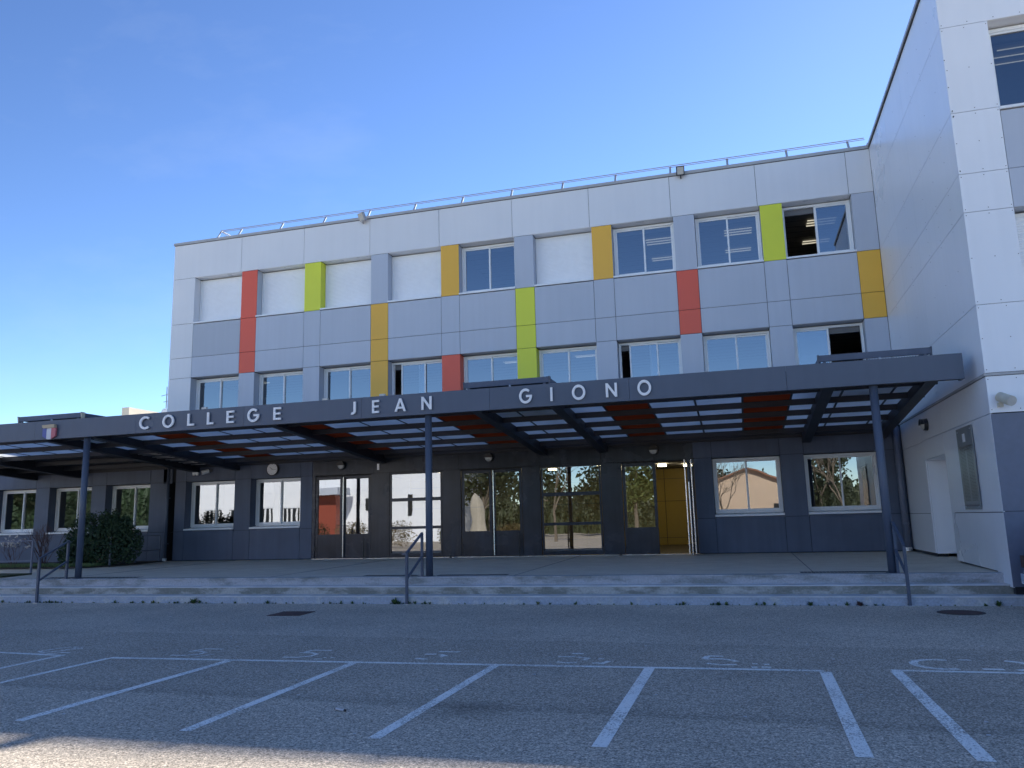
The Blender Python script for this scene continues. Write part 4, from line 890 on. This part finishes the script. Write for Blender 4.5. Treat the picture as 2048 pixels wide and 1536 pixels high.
# weeds at the foot of the steps
rg = random.Random(21); wd = MB()
def rosette(mb, x, y, z, s_, n):
    for _ in range(n):
        a = rg.uniform(0, 6.28); el = rg.uniform(0.25, 1.3); d_ = Vector((math.cos(a)*math.cos(el), math.sin(a)*math.cos(el)*0.6, math.sin(el))); p = Vector((x, y, z)); side = Vector((-math.sin(a), math.cos(a), 0))*s_*0.14; l = s_*rg.uniform(0.5, 1)
        mb.quad(p, p+d_*l*0.5+side, p+d_*l, p+d_*l*0.5-side)
X_ = -20.0
while X_ < 5.5:
    X_ += rg.expovariate(6.5)+0.02
    s_ = rg.choice((0.03, 0.04, 0.05, 0.06, 0.08, 0.10)); rosette(wd, X_, 15.985, GZ, s_, 14)
tag(wd.build('small_weeds', 'weed'), 'tiny weeds along the joint between asphalt and steps', 'weeds', kind='stuff')
for X_, s_, lb in ((-12.33, 0.19, 'spiky green weed at the step foot, left of the rusty cover'), (-7.27, 0.17, 'upright green weed by the foot of the central handrail'), (-0.55, 0.11, 'flat green weed at the step foot below the open doorway'), (1.1, 0.11, 'green weed at the step foot below the dark-wall windows'), (1.95, 0.13, 'reddish brown weed at the step foot left of the right handrail'), (4.2, 0.12, 'weed at the step foot below the wing corner')):
    mb = MB(); rosette(mb, X_, 15.975, GZ, s_, 34); tag(mb.build('weed', 'twig' if 'reddish' in lb else 'weed', at=(X_, 15.975, GZ)), lb, 'weed')
lt = MB()
for _ in range(60):
    X_ = rg.uniform(-19, 5); y = 15.9-abs(rg.gauss(0, 0.12)); s_ = rg.uniform(0.008, 0.02); lt.box(X_-s_, X_+s_, y-s_*.6, y+s_*.6, GZ+0.001, GZ+0.008)
for _ in range(90):
    X_ = rg.uniform(-11, 5); y = rg.uniform(6, 15); s_ = rg.uniform(0.006, 0.016); lt.box(X_-s_, X_+s_, y-s_*.6, y+s_*.6, GZ+0.001, GZ+0.007)
tag(lt.build('pebbles', 'flagwhite'), 'pale grit and scraps scattered on the asphalt', 'grit', kind='stuff')

# ------------------------------------------------------------------ things on the ground
def slab_at(pts, z, th, m_, parent, name): return MB().poly([(x, y, z) for x, y in pts], (0, 0, th)).build(name, m_, parent)
t = thing('inspection_cover', 'rusty square inspection cover in the asphalt left of the central handrail', 'manhole cover', (-8.95, 14.2, GZ))
q = [(-9.05, 13.82), (-8.25, 13.86), (-8.66+0.0, 14.62), (-9.35, 14.58)]
q = [(-9.0, 13.80), (-8.55, 13.80), (-8.5, 14.60), (-8.96, 14.60)]
slab_at([(-8.98,13.80),(-8.30,13.86),(-8.36,14.56),(-9.04,14.50)], GZ+0.001, 0.008, 'rust', t, 'cover')
t = thing('manhole_cover', 'round cast iron manhole cover near the right handrail foot', 'manhole cover', (3.37, 15.0, GZ))
MB().tube((3.37, 15.0, GZ+0.001), (3.37, 15.0, GZ+0.006), 0.36, n=40).build('rim', 'iron', t); MB().tube((3.37, 15.0, GZ+0.0065), (3.37, 15.0, GZ+0.010), 0.315, n=40).build('lid', 'rust', t)
t = thing('marker_pen', 'white marker pen with dark ends lying on the asphalt', 'pen', (-3.68, 6.9, GZ))
MB().tube((-3.745, 6.925, GZ+0.012), (-3.64, 6.885, GZ+0.012), 0.010, n=8).build('barrel', 'flagwhite', t); MB().tube((-3.755, 6.929, GZ+0.012), (-3.746, 6.9255, GZ+0.012), 0.0105, n=8).build('cap', 'black', t); MB().tube((-3.639, 6.8845, GZ+0.012), (-3.62, 6.877, GZ+0.012), 0.0105, n=8).build('tip', 'black', t)
def tact(x0, x1, y0, n, label):
    t = MB()
    for q in range(n):
        X_ = x0+(x1-x0)*q/n; 
        for r_ in range(2): yy = y0+r_*0.16; t.box(X_, X_+0.062, yy, yy+0.11, ZP(yy)+0.0, ZP(yy)+0.006)
    tag(t.build('drain_slots', 'iron'), label, 'tactile strip')
tact(-17.9, -14.9, 17.1, 26, 'row of dark tactile slots behind the left canopy post')
tact(1.05, 2.75, 17.15, 24, 'row of dark tactile slots behind the right canopy post'); 
for (x0, x1, lb) in ((-8.6, -7.25, 'narrow dark floor grate left of the central post'), (-6.75, -5.1, 'narrow dark floor grate right of the central post')):
    t = thing('floor_grate', lb, 'grate', ((x0+x1)/2, 17.2, 0.43)); b = MB(); b.box(x0, x1, 17.10, 17.34, ZP(17.2)-0.01, ZP(17.2)+0.004); b.build('frame', 'iron', t)
    b = MB(); [b.box(x0+0.02+q*0.045, x0+0.04+q*0.045, 17.12, 17.32, ZP(17.2)+0.005, ZP(17.2)+0.009) for q in range(int((x1-x0-0.05)/0.045))]; b.build('bars', 'blind', t)
for X_, lb in ((-9.12, 'small black door stop on the floor left of the middle double door'), (-3.62, 'small black door stop on the floor left of the open doorway')):
    t = thing('door_stop', lb, 'door stop', (X_, D-0.25, 0.5)); MB().tube((X_, D-0.25, 0.497), (X_, D-0.25, 0.51), 0.06, n=14).build('plate', 'black', t); MB().tube((X_, D-0.25, 0.51), (X_, D-0.25, 0.56), 0.035, n=12).build('buffer', 'rubber', t)
# parked vehicle just entering the frame on the right
CR = thing('parked_car', 'pale blue parked car whose rear corner shows at the right edge by the wing', 'car', (7.02, 14.8, GZ)); CR['_w'] = (6.8, 14.8, GZ)
def cx_(y): return y
b = MB(); prof = [(4.42,0.30),(4.36,0.52),(4.40,0.66),(4.46,0.92),(4.62,1.0),(4.95,1.42),(6.8,1.46),(7.6,0.98),(8.5,0.86),(8.62,0.3)]
b.poly([(x, 14.1, z) for x, z in prof], (0, 1.65, 0)); b.build('body', 'carpaint', CR)
MB().box(4.30, 4.42, 14.14, 15.71, 0.33, 0.50).build('bumper', 'carpaint', CR); MB().box(4.33, 4.40, 14.12, 14.5, 0.60, 0.80).build('tail_light', 'rust', CR); MB().box(4.33, 4.40, 15.35, 15.73, 0.60, 0.80).build('tail_light', 'rust', CR)
for xw in (5.15, 7.8):
    for yw in (14.05, 15.62): o = MB().tube((xw, yw, 0.23), (xw, yw+0.18, 0.23), 0.31, n=24).build('wheel', 'rubber', CR); MB().tube((xw, yw-0.004, 0.23), (xw, yw+0.184, 0.23), 0.19, n=16).build('rim', 'galv', o)

# ------------------------------------------------------------------ parking markings
PZ = GZ+0.004
def line(a, b, w, name='parking_line', m_='paint', sq=True, z=PZ):
    a = Vector((a[0], a[1], z)); b = Vector((b[0], b[1], z)); d_ = (b-a).normalized(); s_ = Vector((-d_.y, d_.x, 0))*w/2
    if sq:   # ends cut parallel to X
        dx = Vector((w/2*math.sqrt(1+(d_.x/d_.y)**2), 0, 0)) if abs(d_.y) > 0.5 else None
        if dx: mb = MB().quad(a-dx, a+dx, b+dx, b-dx) if d_.y < 0 else MB().quad(a+dx, a-dx, b-dx, b+dx)
        else: mb = MB().quad(a+s_, a-s_, b-s_, b+s_)
    else: mb = MB().quad(a+s_, a-s_, b-s_, b+s_)
    me = mb.build(name, m_); me.data.flip_normals() if me.data.polygons[0].normal.z < 0 else None
    return struct(me)
HY = lambda x: 9.155+(x+8.34)*0.0357
line((-8.36, HY(-8.36)), (0.73, HY(0.73)), 0.10, sq=False)
for xa, xb, y1, w in ((-8.34, -8.34, 6.0, .095), (-6.50, -6.48, 6.03, .12), (-4.76, -4.67, 6.0, .11), (-2.94, -2.95, 6.08, .11), (-1.13, -1.15, 6.17, .12), (0.74, 0.70, 6.26, .12)): line((xa, HY(xa)-0.052), (xb, y1), w)
line((1.46, 9.555), (1.47, 6.31), .12); line((1.42, 9.60), (6.2, 9.66), 0.09, sq=False)
line((-9.2, 9.23), (-15.5, 9.75), 0.09, sq=False); line((-9.25, 9.18), (-9.2, 6.0), 0.095)
# worn bay numbers, stroke by stroke
def number(strokes, x, y, w, h, th=0.07, m_='paint2'):
    mb = MB()
    for st_ in strokes:
        pts = [Vector((x+px*w, y+py*h, PZ+0.001)) for px, py in st_]; tn = []
        for i in range(len(pts)):
            d_ = (pts[min(i+1, len(pts)-1)]-pts[max(i-1, 0)]).normalized(); tn.append(Vector((-d_.y, d_.x, 0))*th/2)
        for i in range(len(pts)-1): mb.quad(pts[i]-tn[i], pts[i+1]-tn[i+1], pts[i+1]+tn[i+1], pts[i]+tn[i])
    o = mb.build('painted_number', m_); struct(o); return o
FIVE = [[(1, 1), (0.28, 1)], [(0.28, 0.98), (0.2, 0.62)], [(0.1, .60), (.5, .66), (.85, .5), (.85, .25), (.5, .05), (0, 0.04)]]
FIVEW = [[(1, 1), (0.3, 1)], [(0.05, .62), (.4, .66)], [(.55, .62), (.8, .48), (.7, .36)], [(0.05, 0.1), (.45, 0.03)]]
ONE = [[(0.2, 0), (0.55, 1)]]
number([[(.1,.1),(.25,.7),(.6,1),(1,.8),(.9,.3),(.5,0),(.1,.1)], [(1,.6),(1.3,.8)]], -9.95, 9.42, .38, .5, .06, 'paint')
number([[(0,0),(.4,.1),(.5,.5),(1,.55)]], -9.62, 9.34, .30, .2, .05, 'paint'); number([[(0,.5),(1,.5)]], -9.75, 9.86, .2, .1, .05, 'paint')
number(FIVE, -7.62, 9.42, .42, .58, .06, 'paint'); number([[(0, 0), (1, 1)]], -7.15, 9.35, .1, .26, .05, 'paint')
number(FIVE, -5.92, 9.48, .40, .60, .06, 'paint'); number([[(0,0),(.5,.1)],[(.3,.9),(.5,.9)],[(.8,.8),(1,1)]], -5.42, 9.42, .22, .14, .04, 'paint')
number(FIVEW, -4.12, 9.58, .42, .60, .075, 'paint'); number([[(0,0),(.5,0)],[(.6,1),(1,1)]], -3.6, 9.58, .3, .1, .03)
number([[(.3,1),(.65,1)], [(0,.62),(.5,.66)], [(.6,.62),(.95,.5),(.85,.3)], [(.15,.08),(.5,0),(.75,.06)]], -2.33, 9.58, .42, .66, .075, 'paint'); number([[(0,.05),(.4,.15)],[(.5,-.1),(.8,.6)],[(.1,1),(.4,1)]], -1.83, 9.58, .22, .32, .07, 'paint')
number([[(.1,1),(.55,1)],[(.1,.98),(.0,.66)],[(0,.62),(.5,.68),(.85,.55),(.95,.4)],[(.1,.15),(.5,0),(.95,.08)]], -.56, 9.68, .40, .58, .075, 'paint'); number([[(0,0),(.3,.05)],[(.5,.1),(.95,.1)],[(.05,1),(.3,1)],[(.6,.9),(.9,.9)]], -.02, 9.58, .22, .22, .07, 'paint')
number([arc(.5,.5,.5,60,300,18)], 1.72, 9.74, .52, .58, .09, 'paint'); number([arc(.4,.5,.5,75,-80,14), [(-.35,1),(-.1,1)], [(-.15,.05),(.25,.05)]], 2.42, 9.76, .52, .58, .09, 'paint')

# ------------------------------------------------------------------ the town behind the school (left horizon)
BB = thing('distant_building', 'pale cream building with stepped roof showing above the canopy, left of the school', 'building', (-58, 60, 0))
piece('block', BB, -55.1, -54.3, 60, 95, 0, 13.05, 'cream'); piece('block', BB, -60, -55.11, 62, 95, 0, 12.55, 'cream'); 
MB().poly([(-57.4, 61.0, 11.5), (-55.12, 61.0, 11.5), (-55.12, 61.0, 12.75), (-56.4, 61.0, 12.3), (-57.4, 61.0, 12.05)], (0, 0.9, 0)).build('stair_tower', 'cream', BB)
piece('block', BB, -54.29, -48, 66, 95, 0, 12.9, 'cream')
dm = MB(); dm.tube((-53.6, 72, 13.0), (-53.6, 72, 13.75), 3.2, 2.9, n=32); dm.build('roof_drum', 'coping', BB)
an = thing('tv_antenna', 'thin television aerial with white dish on the distant cream building', 'antenna', (-54.6, 72, 13.7))
MB().tube((-60.2, 72, 13.2), (-60.2, 72, 17.3), 0.05, n=6).bar((-60.9, 72, 16.3), (-59.6, 72, 16.5), 0.05, 0.05).bar((-60.6, 72, 15.6), (-59.9, 72, 15.7), 0.05, 0.05).build('mast', 'blind', an); MB().dome((-60.2, 71.8, 14.4), 0.45, (1, 0.4, 1)).build('dish', 'frame', an)

# ------------------------------------------------------------------ what stands behind the viewer (seen in the glass)
WB = thing('white_building', 'white rendered building with orange entrance reflected in the ground-floor glass', 'building', (-45, -22, 0))

for (x0, x1, y1, h_) in ((-57, -37.2, -20, 9.2), (-37.19, -27, -21, 8.6)):
    piece('wall', WB, x0, x1, -32, y1-0.04, GZ, h_, 'wingwhite'); xx = x0
    while xx < x1-0.1:
        for za, zb_ in ((GZ, 1.2), (3.6, 5.0), (5.0, h_)): piece('cladding_panel', WB, xx+0.01, min(xx+3.0, x1)-0.01, y1-0.038, y1-0.01, za+0.01, zb_-0.01, 'wingwhite')
        xx += 3.0
for q in range(5):
    w = piece('window', WB, -56.2+q*3.0, -54.2+q*3.0, -20.02, -19.97, 1.2, 3.5, 'black')
    for e_ in (0, .55, 1.1, 1.65): piece('curtain', w, -56.2+q*3.0+e_, -56.0+q*3.0+e_, -19.965, -19.95, 1.25, 3.45, 'frame')
piece('window', WB, -35, -33.6, -21.0, -20.95, 3.0, 4.2, 'black'); piece('window', WB, -30.6, -30.2, -21.0, -20.95, 2.4, 4.4, 'black')
piece('porch', WB, -40.5, -36.2, -19.9, -17.6, 4.5, 5.2, 'grey'); piece('porch_wall', WB, -41.2, -37.2, -19.94, -19.0, GZ, 4.49, 'orange_paint')
H = thing('gabled_house', 'tan house with low gabled tile roof reflected in a ground-floor window', 'house', (0.8, -32, 0))
MB().poly([(-4,-30,GZ),(5.2,-30,GZ),(5.2,-30,4.4),(0.7,-30,6.0),(-4,-30,4.4)], (0,-9,0)).build('wall', 'housew', H)
for s_ in (-1, 1): MB().hexa([(0.7,-39.4,6.02),(0.7+s_*5.4,-39.4,4.1),(0.7+s_*5.4,-29.5,4.1),(0.7,-29.5,6.02),(0.7,-39.4,6.2),(0.7+s_*5.4,-39.4,4.28),(0.7+s_*5.4,-29.5,4.28),(0.7,-29.5,6.2)]).build('roof', 'tile', H)
piece('window', H, 3.0, 4.1, -29.99, -29.94, 1.0, 2.6, 'black')
def tree(x, y, h, cr, m_, label, seed, n=1600, size=0.28):
    t = thing('tree', label, 'tree', (x, y, GZ)); rg = random.Random(seed); tr = MB(); tr.tube((x, y, GZ), (x, y, h*0.5), 0.22, 0.14, n=8)
    fo = MB()
    for q in range(9):
        a = rg.uniform(0, 6.28); rr = rg.uniform(0.2, 0.7)*cr; c = (x+rr*math.cos(a), y+rr*math.sin(a), h*rg.uniform(0.38, 0.88)); tr.tube((x, y, h*0.35), c, 0.08, 0.03, n=5); leaves(fo, n//9, c, (cr*.5, cr*.5, h*0.16), size, rg, 0.1)
    tr.build('trunk', 'bark', t); fo.build('crown', m_, t)
def baretree(x, y, h, label, seed):
    t = thing('tree', label, 'tree', (x, y, GZ)); twiggy((x, y, GZ), 1, h*0.95, 0.08, 'bark', random.Random(seed), t, 0.16, 7)
tree(-24, -24, 8, 3.0, 'leaf3', 'dark evergreen tree right of the white building', 1); tree(-20, -30, 10, 3.4, 'leaf3', 'tall dark evergreen tree behind the pale statue', 2); tree(-26.5, -34, 12, 3, 'leaf3', 'slim dark conifer left of the tall evergreen', 12)
tree(-14, -34, 7.5, 4, 'leaf3', 'broad dark tree behind the bare plane tree', 3); tree(-9.8, -28, 8.5, 2.8, 'leaf2', 'bright spring green willow left of the gabled house', 4); tree(8.5, -44, 9, 3.5, 'leaf3', 'dark tree right of the gabled house', 6); tree(-3, -46, 8, 3, 'leaf3', 'dark tree behind the gabled house on its left', 7)
baretree(-14.5, -14, 7, 'leafless plane tree in the sun opposite the glazed screen', 31); baretree(8.2, -20, 7, 'leafless tree right of the gabled house, nearer the road', 32); baretree(11, -24, 8, 'leafless tall tree opposite the wing corner', 33); baretree(-1.6, -20, 5, 'small leafless tree in front of the gabled house', 34)
def bush(x, y, rx, h, m_, label, seed):
    mb = MB(); rg = random.Random(seed)
    for q in range(5): leaves(mb, 260, (x+rg.uniform(-.6,.6)*rx, y+rg.uniform(-.3,.3), h*0.5), (rx*.5, .5, h*.5), 0.09, rg, 0.2)
    tag(mb.build('bush', m_, at=(x, y, GZ)), label, 'bush')
for q, (x, y, h_) in enumerate(((-64, -22, 11), (-70, -26, 12), (-76, -22, 10), (-83, -26, 12), (-60, -30, 12))): tree(x, y, h_, 4.5, 'leaf3', ('dark evergreen next to the left end of the white building', 'second evergreen from the white building, set back', 'third evergreen from the white building, nearer the road', 'outermost tall evergreen at the far left', 'tall evergreen rising behind the left end of the white building')[q], 60+q, 2600, 0.4)
bush(-24.0, -4, 2.2, 1.9, 'leaf4', 'dry brown bush left of the white building corner', 41); bush(-20.5, -4, 1.2, 1.6, 'leaf3', 'green bush beside the statue', 42); bush(-28, -5, 1.6, 1.9, 'leaf4', 'dry bush in front of the white building', 43); bush(-31, -4.5, 1.2, 2.0, 'leaf3', 'green bush in front of the orange entrance', 44); bush(-15.5, -6, 1.6, 1.5, 'leaf4', 'brown bush right of the statue', 45)
hd = MB(); rg = random.Random(50)
for q in range(150): hh = 1.9+1.1*abs(math.sin(q*0.37))+rg.uniform(0, .6); leaves(hd, 130, (-95+q*1.0, -48+rg.uniform(-.5,.5), hh), (1.3, 1.2, hh), 0.26, rg, 0.1); hd.dome((-95+q*1.0, -48.6, hh*0.8), 1.0, (0.9, 0.5, hh*0.95), 8, 6)
tag(hd.build('hedge', 'leaf3'), 'long dark hedge closing the far side of the car park', 'hedge')
hd = MB()  # unseen hedge, added to block the bright gap mirrored in the annexe windows
for q in range(34): hh = 3.6+rg.uniform(-.5, .5); leaves(hd, 220, (-92+q*1.0, -19+rg.uniform(-.5,.5), hh), (1.2, 1.2, hh), 0.26, rg, 0.2); hd.dome((-92+q*1.0, -19.4, hh*0.9), 1.0, (0.9, 0.6, hh), 8, 6)
tag(hd.build('hedge', 'leaf'), 'tall dense dark hedge added left of the white building to darken the annexe reflections', 'hedge')
ST = thing('draped_statue', 'pale draped stone statue standing behind the car park', 'statue', (-18.4, -5.2, GZ))
b = MB(); n = 20; rings = [(0.0, .95), (.5, .85), (1.1, .62), (1.8, .5), (2.6, .55), (3.1, .48), (3.5, .28), (3.75, .05)]
for zz_, rr in rings:
    for k in range(n): a = 2*math.pi*k/n; q = rr*(1+0.10*math.sin(5*a+zz_)+0.05*math.sin(9*a)); b.v.append((-18.4+q*math.cos(a)+0.15*math.sin(zz_), -5.2+q*math.sin(a)*0.7, zz_+GZ))
for j in range(len(rings)-1):
    for k in range(n): b.f.append((j*n+k, j*n+(k+1) % n, (j+1)*n+(k+1) % n, (j+1)*n+k))
b.build('drapery', 'stone', ST, smooth=True); piece('plinth', ST, -19.5, -17.3, -6.1, -4.3, GZ, 0.35, 'stone')

for o in bpy.data.objects:
    if '_w' in o: del o['_w']
